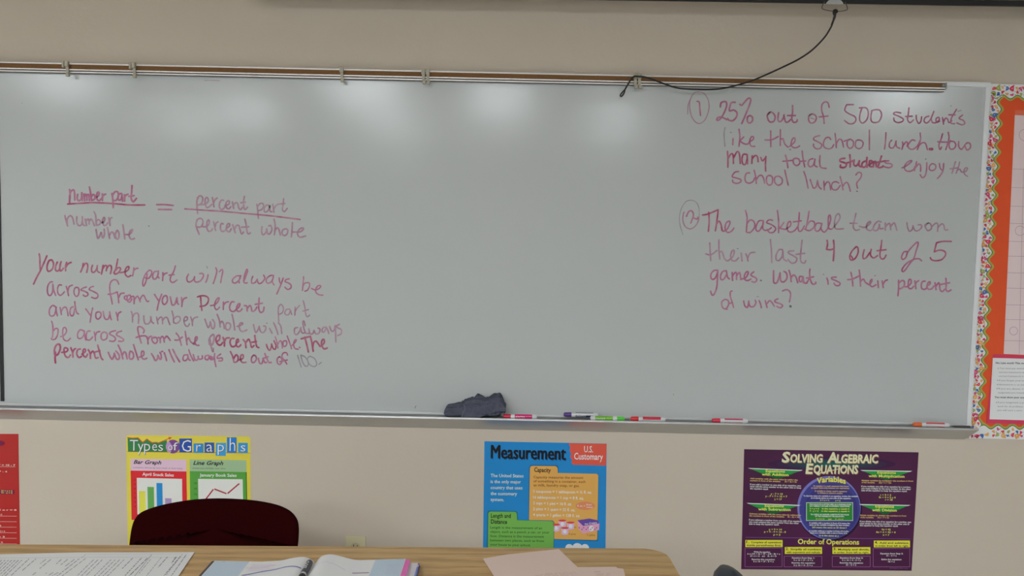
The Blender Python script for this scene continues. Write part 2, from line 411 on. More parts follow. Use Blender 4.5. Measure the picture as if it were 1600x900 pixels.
# word ; then blocks "crop tone width: x,y x,y | x,y ..."
WORDS = '''
number#A m 3: 150,130 155,200 150,290 | 150,290 152,200 170,150 200,135 212,170 215,260 | 250,190 245,240 262,268 290,255 300,215 302,170 | 302,170 308,265 | 330,185 338,270 | 335,215 350,190 362,200 366,262 | 366,215 380,190 392,205 398,265 | 398,98 412,170 425,265 | 425,265 460,250 468,215 445,190 425,215 | 478,225 510,205 518,170 500,165 488,200 492,250 520,268 545,245 | 560,185 560,265 | 560,220 580,195 600,188
part#A m 3: 680,180 690,250 695,355 | 690,200 715,160 750,160 758,210 735,260 705,268 | 800,180 770,185 755,230 768,262 795,250 805,200 | 805,190 812,275 | 835,195 838,275 | 838,230 855,200 880,188 | 930,80 925,170 920,240 945,282 985,240 | 890,215 955,205
fraction line#A d 2.6: 125,310 300,300 450,293 700,305 900,322 1090,322
equals sign#A m 2.6: 1238,318 1340,318 1445,328 | 1260,378 1425,380
number#A f 2.6: 92,455 105,520 125,585 | 120,560 120,500 150,458 180,470 195,510 205,560 | 240,470 240,540 265,580 300,565 310,500 | 308,470 315,560 340,582 | 345,500 362,578 | 355,530 375,500 390,510 395,560 | 395,530 415,500 435,520 460,580 | 455,408 475,450 480,520 485,575 | 485,575 530,560 535,525 505,505 485,530 | 545,545 580,530 590,490 575,480 560,520 575,575 605,575 625,545 | 640,480 655,580 | 648,530 660,490 680,480
whole#A f 2.8: 480,630 490,690 505,740 530,700 545,665 565,735 585,690 582,625 | 622,605 635,660 650,740 | 645,710 670,665 695,670 718,735 | 735,655 720,700 740,748 765,730 765,670 745,640 735,655 | 815,568 828,650 840,745 | 850,690 890,690 925,660 935,630 905,650 895,710 920,750 960,742
dot#A k 1.3: 1138,582 1144,590
percent#B f 2.6: 150,150 140,220 150,345 | 142,185 165,135 195,130 215,160 205,210 170,240 150,240 | 195,240 250,230 285,190 270,150 248,165 245,230 265,275 300,260 325,235 | 335,150 355,265 | 350,215 370,175 395,155 | 475,185 450,180 425,220 425,275 455,300 490,270 | 490,250 535,235 550,205 530,190 505,220 510,275 540,290 565,265 | 585,205 600,285 | 598,245 625,215 650,225 665,280 690,300 710,270 | 735,135 725,200 728,270 745,300 775,270 | 690,215 745,205
fraction line#B m 2.4: -10,291 200,305 450,322 700,345 900,362 | 900,362 1150,388 1430,424
part#B f 2.4: 890,235 900,300 910,410 | 900,260 930,225 965,225 975,260 950,300 905,315 | 1050,250 1010,245 985,285 985,325 1015,325 1045,285 1050,255 1055,320 1080,325 | 1090,235 1105,335 | 1105,290 1130,250 1165,230 | 1225,165 1218,240 1210,300 1235,325 1270,285 | 1165,232 1240,225
percent#B f 2.6: 140,430 130,500 150,560 170,610 | 130,480 150,425 185,410 215,435 210,490 180,520 150,515 | 215,515 265,510 295,470 290,430 270,450 265,520 285,570 320,565 335,540 | 350,455 375,560 | 370,510 380,470 405,455 | 470,480 445,475 435,530 450,570 490,565 515,530 | 510,530 545,510 550,480 525,480 510,530 520,570 550,575 570,540 | 590,490 620,590 | 615,540 635,500 665,500 680,550 700,605 725,580 | 740,420 755,480 770,580 790,605 810,590 | 700,520 790,515
whole#B f 2.6: 955,515 950,570 965,615 1000,590 1015,540 | 1015,540 1025,600 1055,600 1078,550 1065,500 1040,505 | 1105,420 1120,500 1110,615 | 1112,570 1140,530 1165,545 1185,620 | 1240,545 1215,555 1205,600 1235,625 1270,600 1275,550 1240,540 | 1335,465 1330,560 1322,640 | 1335,580 1390,580 1440,575 1475,540 1450,530 1410,560 1400,610 1430,645 1500,630
Your#C d 2.8: 112,118 122,180 125,290 130,370 | 232,148 180,270 130,380 70,490 25,588 | 310,210 265,225 235,310 245,380 280,385 325,340 335,260 310,212 | 395,245 370,310 368,370 400,385 430,350 445,290 | 455,240 435,310 440,380 470,370 490,340 | 540,250 525,310 525,380 | 525,335 560,275 612,250
number#C d 2.6: 800,265 790,330 760,400 | 785,340 830,270 865,275 870,330 855,405 | 945,295 930,350 940,400 975,400 1010,350 1020,300 | 1020,300 1020,380 1055,410 | 1110,295 1100,360 1085,432 | 1105,350 1140,300 1170,310 1160,380 | 1165,350 1200,300 1235,305 1240,360 1225,425 | 1340,200 1325,280 1310,350 1280,410 | 1280,410 1300,432 1350,410 1385,350 1350,330 1310,370 | 1370,410 1440,400 1500,370 1515,320 1480,325 1455,380 1460,440 1500,475 1545,455#D m 2.4: 90,235 85,300 72,362 | 82,300 110,255 155,240
part#D m 2.4: 330,270 270,340 235,430 230,500 250,515 285,430 300,330 | 300,300 335,275 370,290 360,350 320,400 270,390 | 450,290 410,300 385,360 400,410 440,400 470,340 475,285 | 475,285 465,360 485,395 | 545,310 545,370 540,435 | 545,370 570,330 610,315 | 740,205 715,290 670,370 660,430 700,465 765,425 | 640,350 720,340
will#D m 2.4: 945,335 920,390 930,445 970,455 1020,420 1040,375 | 1040,375 1040,440 1080,458 1140,430 1180,360 1165,325 1120,325 | 1250,345 1240,400 1215,460 | 1372,235 1388,290 1360,400 1332,480 | 1430,295 1465,260 1480,290 1465,370 1448,465#D g 1.4: 1230,212 1240,240
always#E m 2.4: 205,210 160,210 110,250 110,290 150,295 195,250 210,205 | 205,215 190,260 190,295 | 295,150 285,125 260,190 245,270 260,298 290,295 | 295,150 270,220 248,275 | 360,215 345,260 350,300 390,290 415,250 | 415,250 430,300 470,295 510,240 495,200 | 620,205 580,205 535,240 530,285 560,300 600,270 620,210 | 620,210 605,280 625,320 | 690,235 695,280 715,310 | 740,235 710,320 680,390 660,435 | 815,245 775,255 765,280 800,295 835,320 835,360 795,378 762,350
be#E m 2.2: 995,220 990,290 980,390 | 985,340 1010,300 1060,295 1070,330 1045,385 1010,400 | 1095,365 1140,385 1190,365 1210,335 1180,330 1150,365 1150,415 1190,445 1235,450
across#C m 2.4: 320,555 285,560 250,610 240,690 255,755 290,765 320,710 325,600 | 325,590 340,690 370,765 | 460,605 420,605 400,660 405,730 440,765 480,740 505,710 | 535,625 555,690 570,770 | 565,690 580,630 630,605 | 690,640 665,660 655,720 680,775 715,770 735,710 725,650 690,640 | 850,635 800,650 765,680 820,700 870,730 870,765 830,780 800,760 | 960,625 915,640 895,675 950,700 1020,740 1030,785 990,812 930,795
from#C m 2.4: 1355,590 1330,535 1285,520 1235,550 1215,620 1220,720 1240,820 1255,900 | 1190,748 1260,740 1320,715 | 1330,710 1345,780 1355,880 | 1355,800 1385,740 1440,730 | 1500,770 1450,780 1450,820 1500,840 1540,800 1530,760 1490,780 1490,850 1530,870 1560,820#D m 2.4: 50,690 80,680 95,700 95,795 | 95,740 140,680 165,700 190,765 | 185,740 215,680 245,665 275,720 300,760 325,755
your#D m 2.6: 415,650 445,700 480,750 | 525,650 495,730 470,820 455,895 | 600,670 560,680 535,740 550,800 585,800 615,750 610,690 595,670 | 660,690 675,760 690,815 730,805 750,750 765,700 | 765,700 770,780 790,805 | 835,700 845,780 840,840 | 845,780 870,720 915,700
Percent#D d 2.6: 1085,690 1140,672 1210,675 1255,710 1250,770 1210,820 1150,835 1125,838 | 1135,695 1140,780 1155,900#D m 2.4: 1290,825 1350,815 1400,770 1425,710 1395,715 1360,780 1355,850 1385,890 1430,850 | 1490,770 1490,830 1488,885 | 1490,830 1520,780 1570,765#E m 2.6: 125,535 95,535 70,590 80,640 120,655 150,630 | 150,630 185,600 200,560 180,560 160,600 165,645 200,650 225,620 | 255,580 285,590 290,650 | 290,620 320,580 340,600 350,650 385,640 410,600 | 440,485 435,560 435,620 455,665 490,650 500,600 | 390,565 480,550
part#E f 2.1: 700,570 680,610 680,700 685,780 | 680,600 710,565 740,600 735,660 695,690 | 820,625 780,630 760,670 775,695 810,690 830,640 | 830,640 845,690 | 890,600 885,700 | 890,650 915,610 945,580 | 990,520 1010,600 1020,680 1040,720 1070,700 | 985,650 1055,630
and#F m 2.4: 200,145 165,130 130,175 130,235 155,255 190,235 210,150 | 205,150 210,200 222,250 | 255,155 270,235 | 268,200 295,155 325,155 340,200 348,250 | 410,145 380,160 370,215 385,250 410,240 425,170 | 425,85 435,160 450,215 470,230
your#F m 2.4: 555,170 585,210 605,240 | 635,160 620,230 605,325 | 700,205 675,220 675,270 700,290 730,260 730,215 700,205 | 760,200 770,260 790,292 820,285 835,240 | 835,205 845,270 855,297 | 910,210 925,260 930,305 | 930,260 940,220 968,205
number#G f 2.4: 38,125 52,170 52,250 | 50,200 75,155 110,145 125,180 122,265 | 185,175 188,230 205,270 245,265 265,230 265,185 | 270,190 275,240 300,265 | 335,190 350,270 | 348,230 375,195 400,200 405,270 | 405,230 435,195 460,200 475,240 490,280 | 515,120 530,180 535,255 | 535,255 570,265 610,230 605,190 570,185 535,215 | 655,240 690,225 695,195 670,190 655,230 670,285 700,300 720,270 | 735,190 750,240 755,290 | 755,250 770,205 815,190
whole#G f 2.6: 900,215 920,270 940,315 960,280 965,245 | 965,245 985,320 1010,315 1015,260 990,220 | 1045,160 1070,230 1080,305 | 1078,270 1100,240 1120,270 1130,325#H f 2.6: 45,195 25,210 20,260 45,285 75,265 80,215 50,195 | 100,90 120,180 135,285 | 165,240 210,225 235,205 210,195 190,230 200,285 235,305 285,285
will#H f 2.4: 370,220 380,270 400,318 430,270 440,240 | 440,240 455,300 490,318 520,280 520,240 495,235 | 570,265 600,325 | 620,195 650,260 675,340 | 680,195 710,240 722,330#H k 1.5: 532,198 538,202
always#H f 2.4: 920,255 885,265 880,320 905,345 940,310 960,255 | 960,260 975,320 1020,320 | 1015,230 1000,175 985,185 995,250 1020,320 1060,330 | 1060,270 1075,330 1110,330 1125,290 | 1125,290 1150,335 1190,320 1200,275 1175,260 | 1280,250 1240,255 1225,300 1250,310 1285,265 1310,330 | 1320,240 1345,300 1375,290 1390,230 | 1395,235 1395,330 1398,435 | 1440,215 1410,235 1425,260 1465,280 1465,330 1420,355
be#F m 2.3: 155,315 168,360 170,440 165,500 | 168,440 200,400 230,410 225,470 200,520 165,530 150,515 | 260,495 300,480 330,430 315,390 290,400 285,470 300,530 340,545 375,515
across#F m 2.4: 535,430 490,415 460,460 465,510 500,515 530,480 540,430 | 535,430 545,490 555,535 | 605,430 575,435 560,480 565,525 600,535 635,500 | 655,440 665,490 668,540 | 665,490 685,445 720,435 | 770,440 740,460 735,510 760,535 800,515 805,460 770,440 | 905,425 850,440 835,465 880,490 905,520 880,550 835,545 | 975,430 930,445 915,475 960,500 1000,530 980,550 940,548
from#G m 2.6: 180,375 190,345 160,310 120,305 115,340 130,410 155,495 | 95,430 140,415 195,410 215,420 | 220,420 232,460 235,505 | 235,460 250,425 275,415 | 310,425 280,440 290,480 320,500 345,470 330,430 300,435 | 355,430 375,440 378,490 | 375,455 395,420 415,430 425,485 | 425,450 450,415 475,435 495,465
the#G m 2.6: 565,380 600,430 625,520 | 550,460 590,460 635,425 | 670,360 680,430 692,515 | 685,470 710,435 735,480 775,510 | 775,490 805,460 810,425 790,430 785,490 805,520 830,522
percent#G f 2.8: 955,440 975,410 1000,395 1010,430 990,510 955,510 950,450 | 960,450 975,540 995,600 1000,560#G d 3: 1040,480 1070,455 1075,410 1050,410 1030,450 1045,500 1080,520 1110,490 | 1115,430 1130,480 1130,530 | 1130,480 1150,440 1185,435#H d 2.8: 125,390 90,395 75,440 95,490 130,490 150,470 | 150,450 180,430 175,400 155,420 155,480 185,495 210,470 | 240,405 265,440 275,505 | 270,450 305,400 325,430 345,500 375,480 | 385,355 395,430 410,490 435,505 | 345,440 405,430
whole#H d 2.4: 530,465 545,510 570,540 590,500 595,460 | 595,460 615,515 640,525 650,480 625,420#H m 2.2: 640,370 660,430 675,510 | 670,470 700,420 720,440 730,510 | 760,420 740,430 740,480 765,490 785,460 780,425 760,420 | 790,360 815,430 845,520 | 835,490 880,450 905,410 885,410 870,460 885,515 930,525 | 942,500 950,505
The#H d 2.9: 965,395 1020,380 1080,365 | 1010,375 1035,470 1055,560 | 1080,365 1100,450 1115,550 | 1110,500 1120,445 1150,425 1180,460 1200,490 | 1205,490 1250,450 1250,405 1225,415 1220,470 1250,520 1290,510
percent#F d 3.2: 200,680 195,740 200,800 | 190,700 190,640 215,590 250,590 255,640 230,700 200,715#F d 2.8: 275,680 330,670 345,640 310,625 300,660 315,720 350,740 375,710 | 380,625 400,680 405,735 | 402,690 415,650 435,635 | 490,640 460,650 450,700 475,740 505,725 | 510,700 550,670 545,640 525,655 525,710 555,735 575,700 | 585,650 605,690 610,750 | 610,700 635,665 655,690 670,745 700,740 | 695,595 715,670 735,740 755,765 | 665,675 720,660
whole#F m 2.8: 820,680 840,730 865,760 885,720 890,690 | 890,690 915,755 945,755 945,710 910,665 | 935,595 965,660 990,755 | 985,710 1005,675 1025,690 1040,755 | 1070,680 1065,740 1090,760 1115,730 1105,680 1075,665 | 1115,590 1140,670 1170,765#G m 2.6: 135,660 180,640 185,600 165,590 155,630 165,670 190,685 220,672
will#G m 2.8: 275,620 300,660 320,700 345,680 350,650 | 350,640 375,685 390,670 385,625 375,605 | 425,610 440,655 452,700 | 395,595 405,593 | 480,575 510,650 542,715 | 525,570 560,640 605,715
always#G m 2.5: 690,635 655,640 645,690 675,700 700,670 700,630 | 700,640 715,690 730,695 | 712,575 735,640 770,705 | 765,630 785,690 815,690 825,650 | 820,650 835,685 870,675 870,645 | 945,640 910,645 905,680 935,690 955,650 985,660 | 950,650 970,690 990,680 | 970,650 990,690 1010,650 | 1015,620 1015,690 1030,770 | 1085,625 1050,650 1050,675 1100,670 1105,700 1065,705
be#H d 2.6: 80,555 110,620 125,690 | 120,650 150,595 175,620 170,670 140,690 | 190,660 235,640 240,600 215,600 205,650 230,690 275,688
out#H m 2.6: 370,600 345,630 345,680 375,690 405,650 395,610 370,600 | 430,640 445,700 475,700 490,650 | 485,640 510,690 530,690 | 510,580 535,640 560,690 590,690 | 490,640 550,620
of#H m 2.4: 690,620 665,650 670,700 700,715 725,680 720,640 690,620 | 795,600 780,570 740,575 725,620 760,670 785,710 | 700,680 790,660
100#H g 1.9: 920,600 940,670 965,748 | 960,600 980,680 1015,735 1050,730 1050,680 1010,620 960,598 | 1070,615 1040,650 1075,720 1130,742 1160,710 1130,640 1070,612 | 1185,715 1215,690
circled 1#I f 1.6: 330,135 250,150 190,240 175,350 200,500 260,600 330,630 400,590 450,500 480,370 460,250 400,160 330,135 | 190,240 150,350 145,480#I m 2.4: 290,285 325,295 335,400 345,505
25%#I m 2.8: 655,370 665,310 710,288 750,300 750,370 700,490 640,570 600,575 620,535 670,530 720,550 755,570 | 885,298 835,300 | 820,310 795,430 860,420 915,460 905,530 850,585 795,580 770,555 | 960,330 990,345 1040,290 1095,235 1130,255 1110,340 1050,490 990,630 | 1120,505 1080,530 1080,600 1115,622 1155,590 1155,530 1120,505
out#J m 2.7: 115,320 80,360 95,430 130,458 175,440 190,380 160,330 120,320 95,345 | 240,325 230,390 235,440 270,448 305,400 315,355 | 315,370 335,450 370,455 410,420 | 435,225 435,320 425,410 450,460 495,450 500,425 | 365,365 475,365
of#J m 2.3: 700,345 665,370 665,440 700,472 750,450 770,390 740,350 700,345 675,365 | 950,250 935,190 895,172 850,210 845,290 870,380 880,475 | 810,385 935,372#J f 1.6: 690,400 740,415
500#J m 2.4: 1290,212 1195,212 | 1195,212 1170,290 1230,340 1310,380 1325,430 1290,475 1230,480 1165,435 | 1375,258 1470,258 1500,330 1480,420 1420,472 1380,430 1385,340 1410,265#K m 2.4: 110,205 95,290 105,350 150,370 210,350 245,270 220,200 160,190 105,205
students#K m 2.4: 510,235 440,225 410,250 480,280 545,320 530,355 470,370 420,345 415,305 | 625,165 615,250 605,330 640,370 685,335 | 580,285 670,280 | 725,270 730,330 760,380 790,350 800,290 | 900,280 850,300 835,350 870,375 920,330 970,215 | 970,215 935,310 950,370 | 950,370 1000,370 1045,330 1035,295 1000,320 1010,365 1050,350 | 1090,300 1105,390 | 1105,360 1130,310 1160,320 1180,370 1220,340 | 1285,185 1240,260 1210,320 1210,375 1260,385 | 1180,262 1265,262 | 1370,265 1320,310 1380,340 1400,380 1360,400 1290,375#K g 1.2: 1200,135 1215,140 | 1300,215 1350,200
like#L g 1.7: 172,70 160,150 170,290 | 235,127 245,127#L m 2.4: 265,200 262,270 | 335,90 345,180 335,290 | 390,180 345,225 | 345,225 385,255 430,265 460,240 | 460,235 500,210 505,180 480,180 460,230 475,285 520,290
the#L m 2.4: 707,110 707,200 708,295 | 640,215 720,212 795,175 | 820,95 820,190 818,280 | 820,215 850,200 870,260 910,300 | 930,290 985,240 990,195 965,200 945,260 965,300 1010,305 1045,285#L k 1.7: 932,327 938,329
school#M m 2.3: 155,165 100,180 85,210 140,240 180,270 165,310 120,320 85,290 85,265 | 285,210 265,185 225,195 200,250 210,300 260,320 300,305 320,270 | 335,140 345,220 350,305 | 350,260 380,210 415,220 435,300 | 440,230 515,205 480,230 480,285 510,315 545,290 550,235 515,205 | 610,215 580,230 575,290 610,318 650,300 665,250 640,220 600,215 | 738,100 738,220 738,330
lunch#K m 2.4: 305,510 300,610 285,735 | 385,615 355,650 355,710 400,722 430,680 445,625 | 445,625 450,700 495,725 | 535,640 540,690 525,740 | 535,700 580,640 605,650 600,700 | 710,620 670,610 630,650 610,700 650,740 700,730 750,680 780,610 | 780,515 785,600 765,680 740,745 | 760,690 810,650 855,660 880,745#K d 4.4: 915,738 945,738
How#K m 2.5: 1090,525 1070,600 1040,680 1055,745 1075,710 | 1170,505 1180,580 1160,670 1135,745 | 1025,635 1100,640 1160,640 | 1200,620 1180,680 1200,735 1250,730 1275,680 1250,635 1195,630 | 1315,635 1315,700 1350,740 1390,700 1400,680 | 1400,690 1430,750 1475,720 1475,665 1440,650 1415,665
many#L d 2.6: 200,350 205,440 205,535 | 210,430 240,380 265,390 270,490 | 270,430 310,355 335,365 345,420 350,490 | 425,385 385,385 370,440 380,495 410,500 430,440 | 430,385 435,495 | 490,400 485,490 | 488,440 520,400 550,410 560,470 | 590,420 610,460 640,430 | 650,410 645,500 648,580
total#L m 2.6: 880,395 895,450 908,540 | 850,465 960,455 | 1010,430 975,440 975,490 1010,515 1045,490 1040,445 1010,430 | 1075,345 1085,430 1105,530 | 1055,465 1115,462 | 1200,435 1160,450 1145,500 1170,530 1205,510 1225,450 | 1225,440 1220,510 1250,530 | 1285,400 1280,470 1290,530 1320,545 1355,548
students#M d 3: 450,430 400,440 395,465 440,480 470,500 450,535 400,535 400,510 | 508,390 515,460 512,530 | 475,485 560,455 | 560,450 555,500 580,520 605,495 620,460 | 620,460 615,510 640,530 | 700,460 660,480 650,520 680,535 710,500 | 710,420 705,480 710,535 | 720,510 760,490 765,460 740,465 740,520 770,530 | 785,470 785,530 | 785,500 810,465 820,530 | 880,405 860,470 840,535 880,535 900,520 | 820,480 925,460#M m 2.4: 965,460 925,465 930,485 990,495 1005,520 970,540 915,530
enjoy#N m 2.3: 175,560 240,530 310,470 290,458 240,490 210,540 220,590 270,610 330,590 360,540 | 380,475 365,540 350,600 | 370,550 410,505 435,530 435,610 | 522,490 520,580 500,670 460,698 430,655 | 600,500 565,530 560,580 600,600 645,570 645,520 600,500 | 700,500 710,560 745,600 | 760,500 750,600 710,670 672,710#N k 1.6: 505,436 511,438
the#N f 2.2: 925,475 900,560 878,635 | 850,575 960,560 | 985,480 965,560 935,635 | 945,600 985,580 1010,620 | 1015,620 1070,610 1095,570 1070,560 1045,600 1055,650 1095,680
school#L m 2.4: 330,585 285,595 255,645 300,660 355,680 355,705 310,725 265,710 260,685 | 460,600 420,610 405,660 415,705 455,722 500,700 520,660 | 512,570 530,640 538,725 | 535,690 565,640 600,630 625,670 635,722 | 690,630 660,650 660,715 690,745 725,720 725,650 690,630 | 790,640 755,655 755,710 790,745 835,725 840,670 800,640 | 872,570 890,650 912,745
lunch?#L m 2.3: 1095,585 1120,660 1145,780#M m 2.3: 45,680 65,740 85,780 115,760 130,690 | 130,690 145,760 175,790 | 205,700 210,800 | 208,760 240,710 270,720 285,800 | 380,720 345,705 305,720 295,770 320,800 360,795 395,750 | 395,645 415,720 428,800 | 425,760 460,715 490,730 515,815 | 580,625 610,595 645,610 635,660 595,710 590,740 600,780#M k 1.7: 590,815 598,819
circled 2#O g 1.3: 250,22 180,40 120,130 95,240 105,350 140,465 | 250,22 310,50 345,130 345,260#O f 2: 345,260 310,340 240,390 170,360 138,280 145,200 155,175#O m 2.4: 185,230 210,175 245,158 272,190 268,240 240,315 | 268,245 320,265 330,240
The#O d 2.6: 390,212 460,200 590,145 | 470,180 475,300 465,420 | 590,145 575,280 555,415 | 570,330 600,290 625,330 640,410#O m 2.5: 650,420 700,400 740,320 730,290 690,320 680,390 710,435 760,420 790,380
basketball#O m 2.4: 940,155 960,250 950,430 | 950,430 1000,435 1055,370 1050,300 1000,275 960,320 | 1165,285 1110,290 1075,360 1080,410 1115,415 1160,340 1170,285 | 1165,300 1160,380 1190,410 1230,400 | 1285,280 1240,275 1210,310 1270,335 1325,380 1300,430 1250,438 1215,400 | 1230,405 1270,375#P m 2.4: 120,72 135,200 135,355 | 200,230 165,280 145,295 | 145,300 220,315 | 220,315 285,270 290,220 265,220 245,270 255,335 300,348 350,320 390,260 | 400,100 395,200 385,280 395,335 430,330 465,270 | 325,220 425,205 | 525,85 510,180 485,300 | 470,310 530,330 590,280 590,220 540,210 500,260 | 670,235 620,240 600,300 620,338 660,320 690,240 | 685,240 680,310 720,350 760,310 | 760,310 800,200 795,135 775,150 770,240 780,305 820,310#P f 2.2: 820,310 870,250 920,170 905,115 870,140 850,220 860,300 910,310 965,305
team#P f 2.3: 1125,110 1105,200 1090,280 1120,325 1170,315 | 1050,235 1140,237#Q f 2.6: 25,210 90,225 140,200 180,160 165,145 130,180 125,240 170,270 210,250 | 325,150 285,140 240,180 215,240 240,270 280,255 305,190 | 300,180 310,240 355,240 | 385,165 385,262 | 385,220 425,175 450,180 460,258 | 460,210 500,165 520,180 545,265
won#Q f 2.3: 685,160 695,230 720,280 760,250 770,200 | 770,210 800,270 850,265 890,220 880,190 840,190 | 985,165 940,185 940,220 975,270 1025,240 1015,180 980,165 950,195 | 1040,205 1090,165 1115,190 1110,280 | 1115,230 1160,180 1195,190 1215,260 1255,255
their#O f 2.5: 482,570 488,680 495,795 | 430,710 500,720 575,665 | 600,530 600,640 610,775 | 610,690 640,680 670,770 710,800 | 720,795 780,740 795,670 770,670 750,730 765,790 810,798 850,760 | 885,700 895,800 | 945,710 965,760 970,800 | 970,760 1000,700 1060,690#O k 1.1: 832,642 846,642
last#P f 2.5: 30,445 45,600 48,740 | 185,575 140,575 105,640 105,700 140,712 180,660 190,590 | 190,600 200,690 240,720 | 330,590 270,595 265,620 330,655 370,690 350,735 300,745 255,700 | 435,455 425,550 415,670 425,730 465,745 482,715 | 355,635 470,620
4#P d 2.8: 755,455 762,500 748,570 | 748,570 800,575 845,560 | 838,455 845,560 835,715
out#P d 2.5: 1130,535 1075,590 1045,660 1060,705 1110,690 1150,620 1150,550 1125,535 | 1065,655 1085,690 | 1230,575 1215,640 1220,690 1260,670 1300,610 | 1320,570 1310,640 1350,680 1400,650#Q d 2.5: 335,405 325,500 310,600 325,655 365,660 395,610 | 270,550 395,535
of#Q m 2.5: 690,560 640,570 610,640 630,670 670,640 695,570 770,480 830,430 840,460 810,560 780,660 730,720 650,830 615,825 640,770 700,710 780,670 850,660 890,690
5#Q d 2.5: 1300,420 1180,420 1095,440 | 1095,440 1065,565 | 1065,565 1140,540 1210,560 1220,610 1170,670 1090,688 1030,675 1010,645
games#R m 2.6: 280,200 235,200 190,240 185,300 210,325 250,300 275,230 | 280,200 275,320 265,440 230,530 200,540 180,490 | 400,205 350,215 320,270 325,325 365,320 400,260 | 400,210 415,290 440,318 | 480,230 485,340 | 485,280 520,230 540,240 540,325 | 540,280 575,230 590,250 600,330 | 610,320 670,300 705,230 680,220 650,270 660,330 700,340 740,320 | 780,220 745,250 750,275 810,305 820,340 790,365 755,355#R k 2.4: 875,340 884,340
What#R m 2.7: 1055,205 1055,300 1060,370 1100,370 1130,300 1145,235 | 1145,240 1155,340 1195,360 1240,310 1235,240 1200,215 | 1270,200 1290,270 1300,355 | 1300,300 1330,265 1365,290 1390,370 | 1450,285 1415,290 1415,350 1445,350 1465,290 | 1465,290 1480,370 1520,375#S m 2.6: 255,105 250,180 265,280 300,340 345,330 345,310 | 200,245 310,225 | 150,250 150,310 200,320 245,250
is#S m 2.5: 520,245 535,290 540,340 | 665,230 600,235 600,260 680,295 725,325 710,360 660,360 630,325#S k 1.2: 460,185 474,191
their#S m 2.6: 895,155 915,250 925,370 | 845,270 920,260 1025,210 | 1025,120 1040,240 1045,370 | 1045,300 1090,260 1120,310 1180,350 | 1180,350 1215,310 1225,265 1200,290 1195,350 1230,380 1285,350 | 1315,290 1325,395 | 1385,290 1400,395 | 1400,340 1430,290 1465,275#S k 1.1: 1265,208 1280,205
percent#T m 2.7: 540,280 540,400 530,520 | 540,330 590,285 630,300 625,370 570,410 545,400 | 620,375 670,380 730,330 735,275 705,270 690,340 700,400 740,410 775,375 | 795,290 810,410 | 805,350 820,310 855,285 | 955,295 915,300 895,350 905,410 950,420 980,400 | 980,370 1030,340 1030,305 1000,320 985,380 1010,420 1060,410 1090,370 | 1110,320 1125,425 | 1125,370 1165,320 1180,350 1190,430 1225,455 1260,420 | 1280,250 1285,350 1280,420 1310,455 1360,430 | 1200,345 1335,318
of#R m 2.4: 375,605 335,640 345,710 385,735 425,690 430,630 400,605 370,605 | 385,735 410,740 | 480,485 455,500 455,560 480,640 500,715 | 430,665 480,645
wins?#R m 2.5: 640,625 655,690 690,715 705,670 710,625 | 710,640 730,700 780,700 810,650 800,615 | 855,620 875,670 885,718 | 940,620 965,715 | 965,660 1000,620 1035,650 1065,700 | 1115,595 1075,615 1080,640 1150,665 1180,690 1150,720 1100,700 | 1180,485 1240,468 1285,500 1290,560 1275,635#R k 3.8: 1288,698 1292,702#R g 1.1: 820,567 850,562
smudge mark#X f 1.1: 320,126 330,125.3 343,126.4
smudge mark#X k 1: 650,634 648,638
smudge mark#X k 1: 1052,616 1052.5,617
smudge mark#X g 1: 34,161 35,161.5
'''
for ln in WORDS.strip().split('\n'):
    parts = ln.split('#'); word = parts[0]; mb = MB(); ms = []; lev = 0
    for blk in parts[1:]:
        hd, body = blk.split(':'); cn, tone, wd = hd.split(); c = CR[cn]
        mm = INKM[tone]
        if mm not in ms: ms.append(mm)
        for st in body.split('|'):
            pts = [tuple(float(q) for q in t.split(',')) for t in st.split()]
            pts = [(c[0]+x/c[2], c[1]+y/c[2]) for x, y in pts]
            v, f = ribbon(catmull(pts, 5), float(wd))
            mb.add([at_y(p.x, p.y, BOARD_Y-0.0003-0.00002*lev) for p in v], f, ms.index(mm)); lev += 1
    plain = {'fraction line': 'fraction_line', 'equals sign': 'equals_sign', 'dot': 'ink_dot', 'smudge mark': 'ink_speck', 'circled 1': 'circled_number', 'circled 2': 'circled_number'}.get(word, 'written_word')
    if word in ('100', '25%', '500', '4', '5'): plain = 'written_number'
    o = mb.build(plain, ms, recalc=False); setpar(o, board)
    o['label'] = ('pink handwritten "%s"' % word) if plain.startswith('written') else 'pink %s in marker' % word if plain != 'ink_speck' else 'faint stray marker speck'

# ------------------------------------------------------------------ projector screen with pull cord
SY = 3.035
a, b = at_y(930, 0, SY), at_y(1600, 10.5, SY)
dr = (b-a).normalized(); scr_ang = math.atan2(-dr.z, dr.x)
hc = at_y(1303, 5.7, SY)                                  # middle of the handle on the bar
HW = (at_y(1303, 5, SY)-at_y(385, -8, SY)).length
screen = root('projector_screen', 'pull-down projector screen case with black bottom bar above the right of the whiteboard', 'projector screen', tuple(hc))
screen.rotation_euler = (0, scr_ang, 0)
q = MB(); q.box(-HW, HW, -0.004, 0.012, 0.001, 0.0195); o = q.build('bottom_bar', m_blackbar, screen); bevel(o, 0.004, 3)
q = MB(); q.box(-HW-0.03, HW+0.03, -0.012, 0.105, 0.0225, 0.115); o = q.build('case', mat('case_white', (0.62, 0.62, 0.6), rough=0.45), screen); bevel(o, 0.008, 3)
for sx in (-1, 1):
    q = MB(); q.box(sx*(HW-0.1)-0.02, sx*(HW-0.1)+0.02, 0.10, WALL_Y-hc.y-0.001, 0.04, 0.1); o = q.build('wall_bracket', m_alu, screen)
    q = MB(); q.box(sx*HW-0.012, sx*HW+0.012, -0.003, 0.011, 0.0, 0.021); o = q.build('bar_end_cap', m_black, screen)
q = MB(); pts = [(-0.028, 0.0), (-0.022, 0.007), (-0.011, 0.0125), (0.011, 0.0125), (0.022, 0.007), (0.028, 0.0), (0.028, -0.004), (-0.028, -0.004)]
